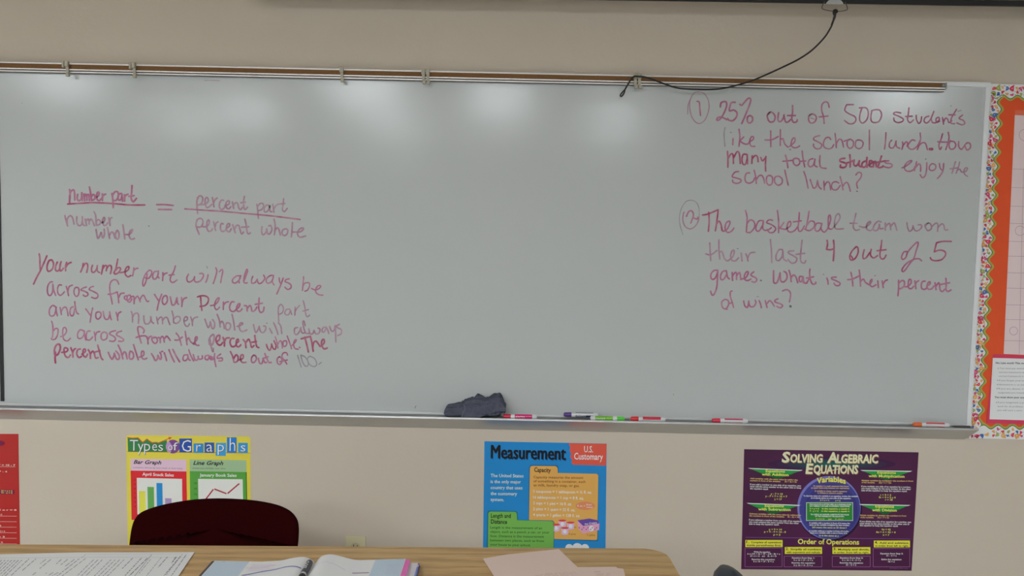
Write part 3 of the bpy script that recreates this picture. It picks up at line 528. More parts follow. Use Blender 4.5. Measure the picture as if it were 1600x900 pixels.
q.prism([(x, -0.009, z+0.0005) for x, z in pts], (0, 0.006, 0)); o = q.build('handle_tab', mat('clear_tab', (0.6, 0.6, 0.6), rough=0.2), screen)
ringp = [(-0.034, 0, 0.004), (-0.040, -0.001, -0.006), (-0.043, -0.001, -0.016), (-0.038, -0.001, -0.0215), (-0.015, -0.002, -0.0265), (0.015, -0.002, -0.0275), (0.038, -0.001, -0.0235), (0.043, -0.001, -0.018), (0.040, -0.001, -0.008), (0.034, 0, 0.004)]
q = MB(); q.tube([Vector(p)+Vector((0, -0.008, 0)) for p in catmull(ringp, 4)], 0.0016, 8); o = q.build('pull_ring', mat('ring_steel', (0.16, 0.13, 0.11), rough=0.4, metal=0.6), screen, smooth=True)

CY = RY-0.019
cordp = [(1306, 17.5, 3.022), (1304.5, 26, 3.024), (1301, 36, 3.028), (1297, 45, 3.035), (1287, 60, 3.045), (1268, 79, 3.06), (1247, 93, 3.075), (1225, 104, 3.085), (1200, 115.5, 3.09), (1175, 126, 3.09), (1150, 133.5, 3.09), (1122, 139.2, 3.09), (1090, 139.7, 3.092), (1062, 138, 3.093), (1042, 132.5, 3.095), (1022, 125, 3.096), (1007, 120.2, 3.1), (998, 119.5, CY), (991, 119.5, CY), (986, 124, 3.1), (981, 132, 3.105), (976.5, 140, 3.11)]
cp = [tuple(at_y(x, y, Y)) for x, y, Y in cordp]
q = MB(); q.tube(catmull(cp, 5), 0.003, 8)
cord = q.build('pull_cord', m_black, smooth=True)
tag(cord, 'thin black cord hanging from the screen ring over to the map hooks', 'cord')
q = MB(); lp = [(976.5, 140), (973, 143.5), (969.5, 148), (970, 150.6), (972.5, 149.5), (975.5, 144.5), (976.5, 140)]
q.tube(catmull([tuple(at_y(x, y, 3.112)) for x, y in lp], 4), 0.0024, 8); q.build('end_loop', m_black, cord, smooth=True)
q = MB(); kp = [(1307.5, 17, 3.021), (1303, 19, 3.018), (1304.5, 24, 3.02), (1302.5, 31, 3.022), (1299.5, 39, 3.028)]
q.tube(catmull([tuple(at_y(*p)) for p in kp], 4), [0.0055]*4+[0.0048]*4+[0.0042]*4+[0.0034]*5, 8)
q.tube(catmull([tuple(at_y(x, y, 3.018)) for x, y in ((1302, 17), (1306, 15.5), (1308, 18.5), (1303, 20))], 4), 0.0035, 8)
q.build('knot', m_black, cord, smooth=True)

# ------------------------------------------------------------------ things on the tray
m_mwhite = mat('marker_white', (0.78, 0.78, 0.78), rough=0.35)
def text_on_cyl(st, x0, x1, z0, cap, r, c, flip=False):
    vs, fs = text_mesh(st, 0.03, 0.25)
    a = min(v[0] for v in vs); b_ = max(v[0] for v in vs); out = []
    for vx, vy in vs:
        u = (vx-a)/(b_-a); h = vy/CAPH*cap
        if flip: u = 1-u; h = cap-h
        ang = (z0+h)/r
        out.append((x0+u*(x1-x0), c[1]-(r+0.0002)*math.cos(ang), c[2]+(r+0.0002)*math.sin(ang)))
    return out, fs
def marker(label, px0, px1, Y, capcol, bandcol, cap_left=True, roll=0.0, dz=0.0, tilt=0.0, band_white=False, name='EXPO', flip=False):
    R = 0.0085
    x0, x1 = xx(px0, 652, Y), xx(px1, 652, Y); L = x1-x0
    t = root('dry_erase_marker', label, 'marker', ((x0+x1)/2, Y, TRAY+R+dz), 'markers on the tray')
    s = 1 if cap_left else -1
    def P(l): return [((-L/2+l_*L)*s, r_) for l_, r_ in l]
    cap = mat('marker_cap_%d_%d_%d' % capcol, seen(*capcol), rough=0.3)
    bd = mat('marker_band_%d_%d_%d' % bandcol, seen(*bandcol), rough=0.3)
    def lath(nm, prof, m):
        q = MB(); q.lathe_x(P(prof), 20); o = q.build(nm, m, t, smooth=True)
        e = o.modifiers.new('edge', 'EDGE_SPLIT'); e.split_angle = math.radians(40); return o
    lath('cap', [(0, 0.0045), (0.012, 0.0068), (0.05, 0.0076), (0.055, R*0.93), (0.2, R), (0.225, R)], cap)
    lath('barrel', [(0.225, R*0.86), (0.24, R*0.97), (0.3, R), (0.33, R), (0.34, R*0.97), (0.86, R*0.97), (0.865, R)], m_mwhite)
    lath('end_plug', [(0.865, R), (0.88, R), (0.975, R*0.93), (0.98, R*0.66), (1.0, R*0.6)], m_mwhite)
    # printed band: covers the front of the barrel except a white stripe
    q = MB(); n = 18; a0, a1 = (0.0, 2*math.pi)
    gap = roll
    r = R*0.985
    xs = (-L/2+0.345*L)*s, (-L/2+0.855*L)*s
    arcs = [(gap+0.55, gap+2*math.pi-0.55)] if band_white else [(-2.4, 2.4)]
    for b0, b1 in arcs:
        vs = []; fs = []
        for k in range(n+1):
            an = b0+(b1-b0)*k/n
            for X in xs: vs.append((X, -r*math.cos(an), r*math.sin(an)))
        for k in range(n): fs.append([2*k, 2*k+1, 2*k+3, 2*k+2])
        q.add(vs, fs)
    q.build('label_band', bd, t, smooth=True)
    tx = sorted(xs); q = MB()
    z0 = -0.001 if not band_white else R*(gap-0.55)-0.0052
    v, f = text_on_cyl(name, tx[0]+0.002, tx[0]+(tx[1]-tx[0])*0.58, z0, 0.0045, r, (0, 0, 0), flip); q.add(v, f)
    if not band_white:
        v, f = text_on_cyl('low odor', tx[0]+(tx[1]-tx[0])*0.62, tx[1]-0.002, z0+0.003, 0.0016, r, (0, 0, 0), flip); q.add(v, f)
    q.build('lettering', m_mwhite, t, recalc=False)
    t.rotation_euler = (0, tilt, 0)
    return t
marker('red-capped dry erase marker with magenta label, touching the grey rag', 786, 839, 3.098, (175, 30, 62), (185, 30, 100))
marker('purple-capped dry erase marker with navy label, lying behind the green one', 880.5, 934.5, 3.128, (72, 50, 112), (45, 45, 85), band_white=True, roll=0.55, dz=0.0045)
marker('bright green dry erase marker with its cap at the right', 922, 976, 3.098, (80, 180, 62), (100, 160, 40), cap_left=False, flip=True)
marker('red dry erase marker just right of the green marker', 985, 1040, 3.102, (190, 40, 42), (180, 40, 62), band_white=True, roll=-0.6)
marker('crimson-capped dry erase marker lying alone between red and orange ones', 1112.5, 1168.5, 3.102, (185, 40, 65), (175, 60, 95), band_white=True, roll=0.0)
marker('orange-capped dry erase marker at the right end of the tray', 1427, 1484, 3.106, (232, 95, 52), (195, 70, 75), band_white=True, roll=0.0)
x0, x1 = xx(1487.5, 664, 3.112), xx(1516, 665, 3.112)
q = MB(); q.lathe_x([(-(x1-x0)/2, 0.001), (-(x1-x0)/2+0.008, 0.0032), ((x1-x0)/2-0.002, 0.0035), ((x1-x0)/2, 0.003)], 12)
o = q.build('pencil', mat('pencil_dark', (0.09, 0.085, 0.085), rough=0.5), smooth=True); o.location = ((x0+x1)/2, 3.112, TRAY+0.0037)
tag(o, 'thin dark pencil on the tray right of the orange marker', 'pencil')

# grey rag: rolled cloth, a thin roll poking out of a fatter crumpled one
def rag_roll(name, prof, par, seedk, Yc, dep, open_end=False):
    """prof: (px, top py, bottom py) along the roll"""
    prof = catmull(prof, 6); n = 44; vs = []; fs = []
    for i, (px, t, b) in enumerate(prof):
        X = xx(px, 640, Yc); zt = zz(px, t, Yc); zb = max(zz(px, b, Yc-dep*0.35), TRAY+0.0015)
        hz = max((zt-zb)/2, 0.002); zc = (zt+zb)/2
        k_end = min(1, (i+0.6)/4, (len(prof)-i-0.4)/3)
        for k in range(n):
            a = 2*math.pi*k/n; ca, sa = math.cos(a), math.sin(a)
            e = 0.8
            y = abs(ca)**e*(1 if ca > 0 else -1)*dep/2*(0.55+0.45*k_end); z = abs(sa)**e*(1 if sa > 0 else -1)*hz
            if sa > 0: y += dep*0.14*sa
            p = Vector((X, y, z))
            u = Vector((X*11+z*22, y*60, z*70+seedk))
            f = noise.noise(u)*0.013 + abs(noise.noise(u*1.9+Vector((5, 2, 1))))*-0.014 + 0.003 + noise.noise(Vector((X*70, a*2.0+X*18, seedk)))*0.0035
            d = Vector((0, ca, sa))
            if abs(sa) < 0.96: p += d*f
            zz_ = max(zc+p.z, TRAY+0.001)
            yy_ = max(min(Yc+p.y, BOARD_Y-0.008), TF+0.006+0.003*noise.noise(u))
            vs.append((X + noise.noise(Vector((a*1.5, seedk, i*0.2)))*0.002, yy_, zz_))
    for i in range(len(prof)-1):
        for k in range(n): fs.append([i*n+k, i*n+(k+1) % n, (i+1)*n+(k+1) % n, (i+1)*n+k])
    b0 = len(vs); m0 = Vector((0, 0, 0)); m1 = Vector((0, 0, 0))
    for k in range(n): m0 += Vector(vs[k])/n; m1 += Vector(vs[(len(prof)-1)*n+k])/n
    inx = 0.014 if open_end else 0.003
    # turned-in ends
    for base, m_, sg in ((0, m0, 1), ((len(prof)-1)*n, m1, -1)):
        s0 = len(vs)
        for k in range(n):
            p = Vector(vs[base+k]); p2 = m_+(p-m_)*0.72; p2.x += sg*inx*(0.5+0.5*math.sin(k*0.9)); vs.append(tuple(p2))
        vs.append(tuple(m_+Vector((sg*inx*0.7, 0, 0))))
        for k in range(n):
            fs.append([base+k, base+(k+1) % n, s0+(k+1) % n, s0+k]); fs.append([s0+k, s0+(k+1) % n, s0+n])
    q = MB(); q.add(vs, fs); o = q.build(name, m_rag, par, smooth=True)
    return o
m_rag = mat('grey_cloth', seen(76, 78, 90), rough=0.95, spec=0.05, noise_amt=0.4, noise_scale=28, bump=0.8, bump_scale=120)
rc = at_y(745, 640, 3.1)
rag = rag_roll('cleaning_rag', [(721, 628.5, 653.5), (727, 626.5, 653), (738, 624.5, 652.5), (747, 623.5, 652.5), (758, 624, 651.5), (767, 620.5, 651), (775, 618.5, 650), (780, 617, 649), (785, 623, 647), (789.5, 632, 643), (790.2, 636, 640)], None, 3.1, 3.105, 0.066)
tag(rag, 'crumpled dark grey cloth rag rolled up on the marker tray', 'rag')
rag_roll('inner_roll', [(694, 644, 646.5), (696, 638, 650), (700, 633, 653), (706, 631.5, 653.6), (714, 630.5, 653.4), (722, 629.5, 653), (728, 630, 652)], rag, 8.4, 3.105, 0.056, True)
rag_roll('upper_fold', [(736, 625.5, 632), (740, 622, 634), (745, 618.2, 636), (749, 618.5, 637), (755, 620, 636), (761, 623, 632)], rag, 5.7, 3.118, 0.03)
# hem: a raised cloth edge where the fat roll starts
q = MB(); hp = []
for k in range(25):
    a_ = math.radians(118+k*(250-118)/24)
    zc = (zz(724, 628.5, 3.105)+zz(724, 653.2, 3.085))/2; hz = (zz(724, 628.5, 3.105)-zz(724, 653.2, 3.085))/2
    hp.append((xx(724.5+2.2*math.sin(k*0.22), 640, 3.09), max(3.100+0.0335*math.cos(a_), TF+0.005), max(zc+hz*1.02*math.sin(a_), TRAY+0.003)))
q.tube(hp, 0.0022, 6); o = q.build('hem', mat('rag_hem', seen(88, 90, 104), rough=0.95), rag, smooth=True)

# ------------------------------------------------------------------ wall posters
PY = WALL_Y-0.0012
def on_wall(px, py): return at_y(px, py, PY)
def poster(name_, label, crop, quad, m, rnd=0, backname='sheet'):
    P0 = sum((Vector(on_wall(crop[0]+x/crop[2], crop[1]+y/crop[2])) for x, y in quad), Vector())/4
    t = root('poster', label, 'poster', (P0.x, WALL_Y, P0.z), 'posters under the whiteboard')
    q = MB(); pts = quad
    if rnd:
        pts = []
        for i in range(4):
            a_, c_, b_ = Vector(quad[i-1]), Vector(quad[i]), Vector(quad[(i+1) % 4])
            ua, ub = (a_-c_).normalized(), (b_-c_).normalized()
            for k in range(5):
                th = k/4; p0_ = c_+ua*rnd; p2_ = c_+ub*rnd
                pts.append(tuple((1-th)**2*p0_+2*th*(1-th)*c_+th**2*p2_))
    q.prism([on_wall(crop[0]+x/crop[2], crop[1]+y/crop[2]) for x, y in pts], (0, 0.0011, 0))
    o = q.build(backname, m, None); setpar(o, t)
    class PP(Print):
        def done(s, labels={}):
            for k, (mb, ms) in s.parts.items():
                o = mb.build(k.split('#')[0], ms, recalc=False); setpar(o, t)
                if k in labels: o['label'] = labels[k]
    return t, PP(crop, on_wall, None)
gy = lambda v: ink(v, v, v)
W_ = ink(222, 222, 225); K_ = ink(22, 20, 26)

# red poster at the left edge
t, p = poster('red', 'red poster at the left edge, cut off by the frame and the desk', (0, 660, 3.75), [(-640, 66), (107, 68), (121, 1010), (-640, 1015)], mat('red_poster', seen(155, 24, 20), rough=0.4))
p.ell('corner_glow', -10, 122, 40, 17, ink(120, 22, 45), 1); p.ell('corner_glow', -12, 122, 28, 10, ink(92, 26, 80), 2)
wr = ink(225, 190, 180)
p.text('lettering', 'x + 7 = 10 - 7', -50, 253, 90, 255, 9, wr, bold=0.02); p.line('rule', [(-300, 257), (90, 260)], 1.6, wr)
p.text('lettering', 'x = 7 - 4', -50, 291, 42, 293, 9, wr, bold=0.02)
p.poly('highlight', [(-40, 393), (85, 395), (85, 420), (-40, 420)], ink(110, 22, 60))
p.text('lettering', '10 + x = 2', 8, 404, 73, 406, 8, ink(225, 190, 90), bold=0.02); p.text('lettering', '10 - x = 2', 8, 415, 73, 417, 8, ink(225, 190, 90), bold=0.02)
p.text('lettering', '3 x 4 + 5 x r = 0', -100, 515, 97, 517, 8, wr, bold=0.02)
for k, (s_, x_) in enumerate((('5 + 21', 12), ('', 97), ('12 x 5', 8), ('16 + 12 ÷ 6', 30), ('7 x 3', 28), ('25 - 2', 18))):
    y = 547+k*32.5
    if s_: p.text('lettering', s_, x_-60, y-4, x_, y-3, 8, wr, bold=0.02)
    p.line('rule', [(-300, y), (97, y+2)], 1.4, wr)
p.done()

# Types of Graphs
G = (190, 670, 6.924)
YEL = mat('yellow_poster', seen(210, 184, 62), rough=0.4)
t, p = poster('graphs', 'yellow poster about types of graphs, half hidden behind the dark chair', G, [(48, 68), (1394, 84), (1402, 1810), (76, 1800)], YEL, 40)
GR, RD = ink(45, 118, 62), ink(196, 70, 34)
p.poly('title_art', [(65,92),(120,100),(180,97),(228,148),(275,112),(330,150),(370,147),(400,152),(490,122),(495,250),(70,245)], GR, 1)
p.line('title_art', [(65,94),(120,100),(180,97),(228,146),(275,110),(330,150),(370,145),(400,152),(515,103)], 8, RD, 2)
p.poly('title_art', [(505,90),(547,92),(518,118)], RD, 2)
p.line('title_art', [(62,247),(1392,263)], 4, ink(150, 60, 40), 1)
p.ell('title_art', 555, 192, 75, 74, ink(112, 62, 130), 2); p.ell('title_art', 555, 192, 75, 74, ink(165, 130, 180), 3, a0=110, a1=235)
for ch, x0, y0, x1, y1, c in (('G',625,105,762,255,(34,72,158)),('r',778,158,885,260,(38,128,196)),('a',898,148,1003,261,(36,80,160)),('p',1020,152,1128,292,(46,140,200)),('h',1140,92,1245,259,(30,112,190)),('s',1262,152,1366,261,(42,136,198))):
    p.rect('title_art', x0, y0, x1, y1, ink(*c), 3)
for st, x0, y, x1, cap in (('T',90,236,178,118),('y',176,240,238,120),('p',244,238,312,118),('e',332,236,385,108),('s',398,238,450,100),('o',505,232,553,80),('f',557,232,610,86),('G',652,246,752,125),('r',808,246,858,110),('a',918,246,985,118),('p',1040,244,1110,112),('h',1168,240,1232,142),('s',1288,244,1342,100)):
    p.text('title_lettering', st, x0+4, y+4, x1+4, y+5, cap, ink(20,40,60), 4, bold=-0.005)
    p.text('title_lettering', st, x0, y, x1, y+1, cap, ink(205,222,225), 5, bold=-0.005)
p.poly('bar_graph_panel', [(98,325),(702,332),(702,460),(98,452)], ink(206,168,186), 1)
p.text('bar_graph_panel', 'Bar Graph', 130, 377, 430, 384, 40, K_, 3, 0.02, 0.3)
p.text('bar_graph_panel', 'compares choices by how much or how many', 125, 424, 660, 436, 15, ink(110,75,90), 3)
p.poly('bar_graph_panel', [(98,452),(702,461),(712,992),(108,985)], ink(200,34,40), 1)
p.text('bar_graph_panel', 'April Snack Sales', 225, 505, 565, 516, 32, ink(235,225,222), 3, 0.02)
p.poly('bar_graph_panel', [(165,530),(655,541),(660,930),(172,925)], ink(206,199,192), 2)
for k in range(7): p.text('bar_graph_panel', str(10-k), 137, 560+k*48, 152, 561+k*48, 18, ink(120,20,28), 3)
for x0, y0, x1, c in ((188,672,258,(214,196,60)),(280,627,350,(82,150,70)),(378,585,442,(28,126,192)),(471,750,540,(150,130,172))):
    p.poly('bar_graph_panel', [(x0,y0),(x1,y0+2),(x1+6,925),(x0+6,922)], ink(*c), 3)
p.poly('line_graph_panel', [(735,330),(1350,340),(1352,468),(738,458)], ink(136,170,128), 1)
p.text('line_graph_panel', 'Line Graph', 775, 388, 1100, 392, 42, K_, 3, 0.02, 0.3)
p.text('line_graph_panel', 'shows one variable over time', 768, 432, 1125, 437, 16, ink(60,85,60), 3)
p.poly('line_graph_panel', [(738,458),(1352,468),(1360,985),(745,980)], ink(72,146,52), 1)
p.poly('line_graph_panel', [(1346,468),(1354,468),(1362,985),(1354,985)], ink(38,88,34), 2)
p.text('line_graph_panel', 'January Book Sales', 845, 515, 1245, 519, 32, ink(215,228,205), 3, 0.02)
p.poly('line_graph_panel', [(828,541),(1310,545),(1318,930),(834,926)], ink(206,199,192), 2)
for k, s_ in enumerate(('100','90','75','50')): p.text('line_graph_panel', s_, 786, 598+k*60, 816, 598+k*60, 20, ink(30,62,28), 3)
p.line('line_graph_panel', [(850,862),(905,770),(998,648),(1142,704),(1270,595)], 14, ink(160,26,50), 3)
for x, y in ((998,648),(1142,704)): p.ell('line_graph_panel', x, y, 8, 8, W_, 4, 12)
p.done()

# Measurement
Mz = (745, 680, 5)
t, p = poster('measure', 'blue measurement poster with orange and green folder boxes, left of the purple one', Mz, [(60,48),(1015,66),(1001,1275),(43,1262)], mat('blue_poster', seen(22,120,182), rough=0.4))
p.text('title_lettering', 'Measurement', 116, 186, 699, 199, 104, ink(14,60,110), 2, 0.0)
for k in (-4, 0, 4): p.text('title_lettering', 'Measurement', 112+k, 179, 692+k, 192, 104, K_, 3+k*0.05, 0.0)
p.poly('country_box', [(722,62),(1015,67),(1009,238),(752,230),(738,215),(745,195),(730,170),(738,145),(724,120),(733,95),(720,78)], ink(212,76,58), 1)
p.text('country_box', 'U.S.', 838, 132, 908, 134, 48, ink(238,225,215), 2, 0.01); p.text('country_box', 'Customary', 760, 188, 985, 193, 50, ink(238,225,215), 2, 0.01)
PY_ = ink(196,222,170)
for k, (s_, x1) in enumerate((('The United States',365),('is the only major',345),('country that uses',356),('the customary',314),('system.',213))):
    p.text('intro_lettering', s_, 108, 327+k*46.5, x1, 330+k*46.5, 25, PY_, 2, 0.008)
OR = ink(216,150,70)
p.poly('capacity_box', [(402,812),(408,250),(418,236),(430,232),(624,234),(636,244),(640,296),(946,300),(952,330),(946,828),(600,816)], ink(20,90,140), 1)
p.poly('capacity_box', [(408,665),(415,255),(422,243),(435,239),(612,241),(626,248),(632,262),(633,295),(936,301),(946,307),(949,318),(941,808),(936,819),(605,811),(590,668)], OR, 2)
p.text('capacity_box', 'Capacity', 448, 285, 577, 290, 34, K_, 3, 0.02)
BR = ink(120,66,28); CRM = ink(238,226,196)
for k, (s_, x1) in enumerate((('Capacity measures the amount',832),('of something in a container, such',848),('as milk, laundry soap, or gas.',802))):
    p.text('capacity_box', s_, 443, 336+k*31, x1, 341+k*31.5, 19, BR, 3, 0.01)
for k, (s_, x1) in enumerate((('3 teaspoons = 1 tablespoon = ½ fl. oz.',898),('16 tablespoons = 1 cup = 8 fl. oz.',835),('2 cups = 1 pint = 16 fl. oz.',742),('2 pints = 1 quart = 32 fl. oz.',768),('4 quarts = 1 gallon = 128 fl. oz.',806))):
    p.text('capacity_box', s_, 440, 448+k*45.5, x1, 456+k*46, 21, CRM, 3, 0.015)
p.ell('capacity_box', 848, 551, 76, 32, ink(222,122,78), 3); p.text('capacity_box', 'fl. oz. =', 785, 557, 845, 559, 14, CRM, 4, 0.01)
p.text('capacity_box', 'fluid', 855, 547, 895, 549, 12, CRM, 4, 0.01); p.text('capacity_box', 'ounce', 855, 566, 905, 568, 12, CRM, 4, 0.01)
for cx, cy in ((620,722),(668,690),(733,706),(688,748)):
    p.poly('carton_pictures', [(cx-30,cy-24),(cx+30,cy-24),(cx+25,cy+26),(cx,cy+32),(cx-25,cy+26)], ink(190,160,190), 3)
    p.ell('carton_pictures', cx, cy-24, 31, 8, ink(205,60,48), 4, 16); p.ell('carton_pictures', cx, cy+3, 14, 17, ink(215,220,235), 4, 16)
p.poly('carton_pictures', [(785,668),(830,705),(958,685),(955,740),(830,768),(793,730)], ink(196,140,170), 3)
p.poly('carton_pictures', [(785,664),(880,650),(944,664),(957,688),(830,708)], ink(92,66,150), 4)
p.text('carton_pictures', 'Ice Cream', 845, 700, 938, 688, 14, W_, 5, 0.02); p.ell('carton_pictures', 895, 728, 20, 22, ink(205,212,232), 4, 16)
for k in range(9): p.ell('carton_pictures', 800+k*17+(k % 2)*4, 722+(k*13) % 26, 5, 5, ink(130,60,110), 5, 8)
p.text('capacity_box', '=', 760, 727, 776, 727, 16, BR, 3); p.text('capacity_box', '4 pints', 718, 777, 772, 779, 14, BR, 3); p.text('capacity_box', '½ gallon', 858, 785, 925, 788, 16, BR, 3)
GN = ink(98,164,66)
p.poly('length_box', [(75,1100),(82,600),(92,588),(306,592),(318,604),(322,660),(594,666),(606,680),(600,1100)], ink(20,100,120), 3)
p.poly('length_box', [(84,1100),(90,612),(96,600),(108,596),(298,598),(309,604),(313,618),(315,663),(585,671),(597,676),(601,690),(598,1100)], GN, 4)
p.text('length_box', 'Length and', 110, 643, 265, 645, 32, K_, 5, 0.015); p.text('length_box', 'Distance', 110, 689, 237, 692, 32, K_, 5, 0.02)
for k, (s_, x1) in enumerate((('Length is the measurement of an',510),('object, such as a pencil, a car, or your',567),('foot. Distance is the measurement',525),('between two places, such as from',525),('your house to your school.',420))):
    p.text('length_box', s_, 105, 728+k*33.3, x1, 734+k*33.3, 18, ink(30,78,40), 5, 0.01)
for cx, cy, r in ((722,880,30),(785,885,42),(845,882,32)): p.ell('cloud_print', cx, cy, r, r, ink(214,206,218), 1)
p.done()

# Solving Algebraic Equations
A = (1150, 690, 4.286)
def purple():
    m = mat('purple_poster', seen(66,16,62), rough=0.35)
    nt = m.node_tree; n = nt.nodes['Noise Texture']; n.inputs['Scale'].default_value = 4
    mx = [q for q in nt.nodes if q.type == 'MIX'][0]
    a_, b_ = seen(48,10,44), seen(78,17,66); mx.inputs['A'].default_value = (*a_, 1); mx.inputs['B'].default_value = (*b_, 1); return m
t, p = poster('algebra', 'dark purple poster on solving algebraic equations, right of the desk', A, [(55,51),(1223,72),(1176,865),(35,855)], purple())
for k in range(7):
    f = 1-k/7; p.ell('title_glow', 640, 150, 430*f, 48*f, ink(int(60-k*7), int(26+k*11), int(64+k*3)), 1+k*0.4)
CR2 = ink(228,206,160); SHD = ink(60,30,40)
for st, x0, y, x1, cap in (('S',305,136,360,66),('OLVING',362,137,580,52),('A',608,139,680,66),('LGEBRAIC',672,141,952,54),('E',464,212,516,64),('QUATIONS',518,212,820,54)):
    p.text('title_lettering', st, x0+4, y+4, x1+4, y+5, cap, ink(150,110,60), 5, 0.04, 0.1); p.text('title_lettering', st, x0, y, x1, y+1, cap, CR2, 6, 0.035, 0.1)
LG = ink(30,140,56); WE = ink(190,215,195); YL = ink(222,200,84); OY = ink(206,164,96); WT = ink(226,214,226)
def section(tri, h1, h2, small, body, eqs):
    (x0,y0),(x1,y1),(xm,ym) = tri
    gt = 'green_triangle#'+h2[0]; sl = 'section_lettering#'+h2[0]
    p.poly(gt, tri, LG, 3); p.poly(gt, [(x0,y0),(x1,y1),(x1-14,y1+6),(x0+14,y0+6)], WE, 4)
    p.poly(gt, [(x0+60,y0+28),(xm,ym),(x1-60,y1+28),(xm,ym-26)], ink(20,92,46), 4)
    for s_, a_, b_, c_, d_, e_ in (h1, h2): p.text(sl, s_, a_, b_, c_, d_, e_, YL, 5, 0.03)
    for s_, a_, b_, c_, d_ in small: p.text(sl, s_, a_, b_, c_, d_, 9, OY, 5, 0.03, 0.15)
    for s_, a_, b_, c_, d_ in body: p.text(sl, s_, a_, b_, c_, d_, 9.5, WT, 5, 0.03)
    for s_, a_, b_, c_, d_ in eqs: p.text(sl, s_, a_, b_, c_, d_, 11, YL, 5, 0.02)
section([(80,176),(446,190),(275,250)], ('Equations',198,204,327,207,17), ('with Addition',172,226,352,231,17),
    (('Add variables with the same value by adding the',93,250,412,261),('numbers in front of the variables.      5x + 4x = 9x',93,264,407,274)),
    (('If you add a number to one side of an equation, you',93,290,434,300),('must add the same number to the other side to keep',93,304,436,314),('the equation equal.',93,318,216,322)),
    (('y - 7 = 10',232,354,312,356),('y - 7 + 7 = 10 + 7',196,370,342,373),('y = 17',256,389,306,391)))
section([(70,410),(436,424),(240,486)], ('Equations',192,436,320,439,17), ('with Subtraction',148,459,365,464,17),
    (('Subtract variables with the same value by subtracting',88,486,436,497),('the numbers in front of the variables.    9x - 5x = 4x',88,500,424,510)),
    (('If you subtract a number from one side of an equation,',86,527,440,538),('you must subtract the same number from the other',86,541,420,551),('side to keep the equation equal.',86,555,288,560)),
    (('p + 9 = 14',220,592,306,594),('p + 9 - 9 = 14 - 9',188,608,333,611),('p = 5',250,627,296,629)))
section([(832,190),(1180,196),(1005,258)], ('Equations',945,213,1070,216,17), ('with Multiplication',886,237,1127,241,17),
    (('Multiply variables by multiplying the numbers in front',840,264,1186,268),('of the variables.      3(x) + x = 12x',840,277,1040,280)),
    (('If you multiply one side of an equation by a number,',838,303,1170,309),('you must multiply by the same number on the other',838,317,1170,323),('side of the equation to keep the equation equal.',838,331,1145,336)),
    (('r ÷ 9 = 2',965,362,1038,363),('9r ÷ 9 = 2 x 9',955,378,1068,380),('r = 18',998,394,1047,395)))
section([(822,418),(1168,424),(995,488)], ('Equations',932,440,1057,443,17), ('with Division',910,465,1075,468,17),
    (('Divide variables by dividing the numbers in front',830,497,1140,501),('of the variables.      21x ÷ 7 = 3x',830,511,1025,513)),
    (('If you divide one side of an equation by a number, you',828,538,1172,543),('must divide by the same number on the other side of',828,552,1160,557),('the equation to keep the equation equal.',828,565,1085,569)),
    (('6u = 42',975,592,1035,594),('6u ÷ 6 = 42 ÷ 6',938,610,1068,612),('u = 7',982,628,1026,630)))
p.ell('blue_disc', 628, 452, 216, 216, ink(38,14,50), 2, 64); p.ell('blue_disc', 622, 442, 212, 212, ink(104,104,176), 3, 64); p.ell('blue_disc', 627, 448, 203, 203, ink(56,56,132), 4, 64); p.ell('blue_disc', 635, 462, 180, 176, ink(50,48,118), 4.5, 64)
p.text('disc_title', 'Variables', 543, 284, 738, 286, 36, ink(120,80,40), 5, 0.03, 0, 14); p.text('disc_title', 'Variables', 539, 281, 734, 283, 36, YL, 6, 0.03, 0, 14)
for s_, a_, b_, c_, m_ in (('An equation is a math statement that shows',515,300,755,OY),('an equal relationship between two expressions.',502,313,760,OY),('A variable is a letter used in equations',525,334,742,OY),('to indicate an unknown number.',545,347,715,OY),
    ('To find the value of a variable in an equation, isolate the variable',450,367,815,WT),('so it stands alone on one side of the equation.',500,381,770,WT),('2 + x = 4         x = 2',562,396,698,YL),
    ('A variable with a number in front of it means the',488,548,762,WT),('same as the variable multiplied by that number.',490,561,760,WT),('25f means the same as 25 times f',508,578,740,YL),
    ('A variable without a number in front of it is the',488,601,752,WT),('same as a variable with a one in front of it.',495,614,745,WT),('1y is the same as y',555,632,688,YL)):
    p.text('disc_lettering', s_, a_, b_, c_, b_+3, 9, m_, 6, 0.03)
p.rect('green_box', 469, 406, 783, 530, ink(170,190,170), 5); p.rect('green_box', 473, 410, 779, 526, ink(34,124,44), 6)
for s_, a_, b_, c_, m_ in (('THE VALUE OF A LETTER USED AS A VARIABLE DOES',490,423,770,WT),('NOT REMAIN THE SAME IN DIFFERENT EQUATIONS.',492,435,762,WT),('2 + y = 5    In this equation, y equals 3.',492,452,760,YL),('7 - y = 3    In this equation, y equals 4.',492,468,760,YL),('TO CHECK AN ANSWER, SUBSTITUTE THE VALUE',498,491,755,WT),('OF THE VARIABLE IN THE EQUATION.',528,503,724,WT),('3 + 2 = 5      and      7 - 4 = 3',534,521,716,YL)):
    p.text('green_box', s_, a_, b_, c_, b_+2, 8.5, m_, 7, 0.03)
p.line('rule', [(65,641),(1165,652)], 2.5, ink(112,84,160), 2)
p.text('steps_title', 'Order of Operations', 417, 688, 827, 692, 33, ink(110,60,40), 5, 0.02); p.text('steps_title', 'Order of Operations', 413, 684, 823, 688, 33, YL, 6, 0.02)
YB_ = ink(228,196,42)
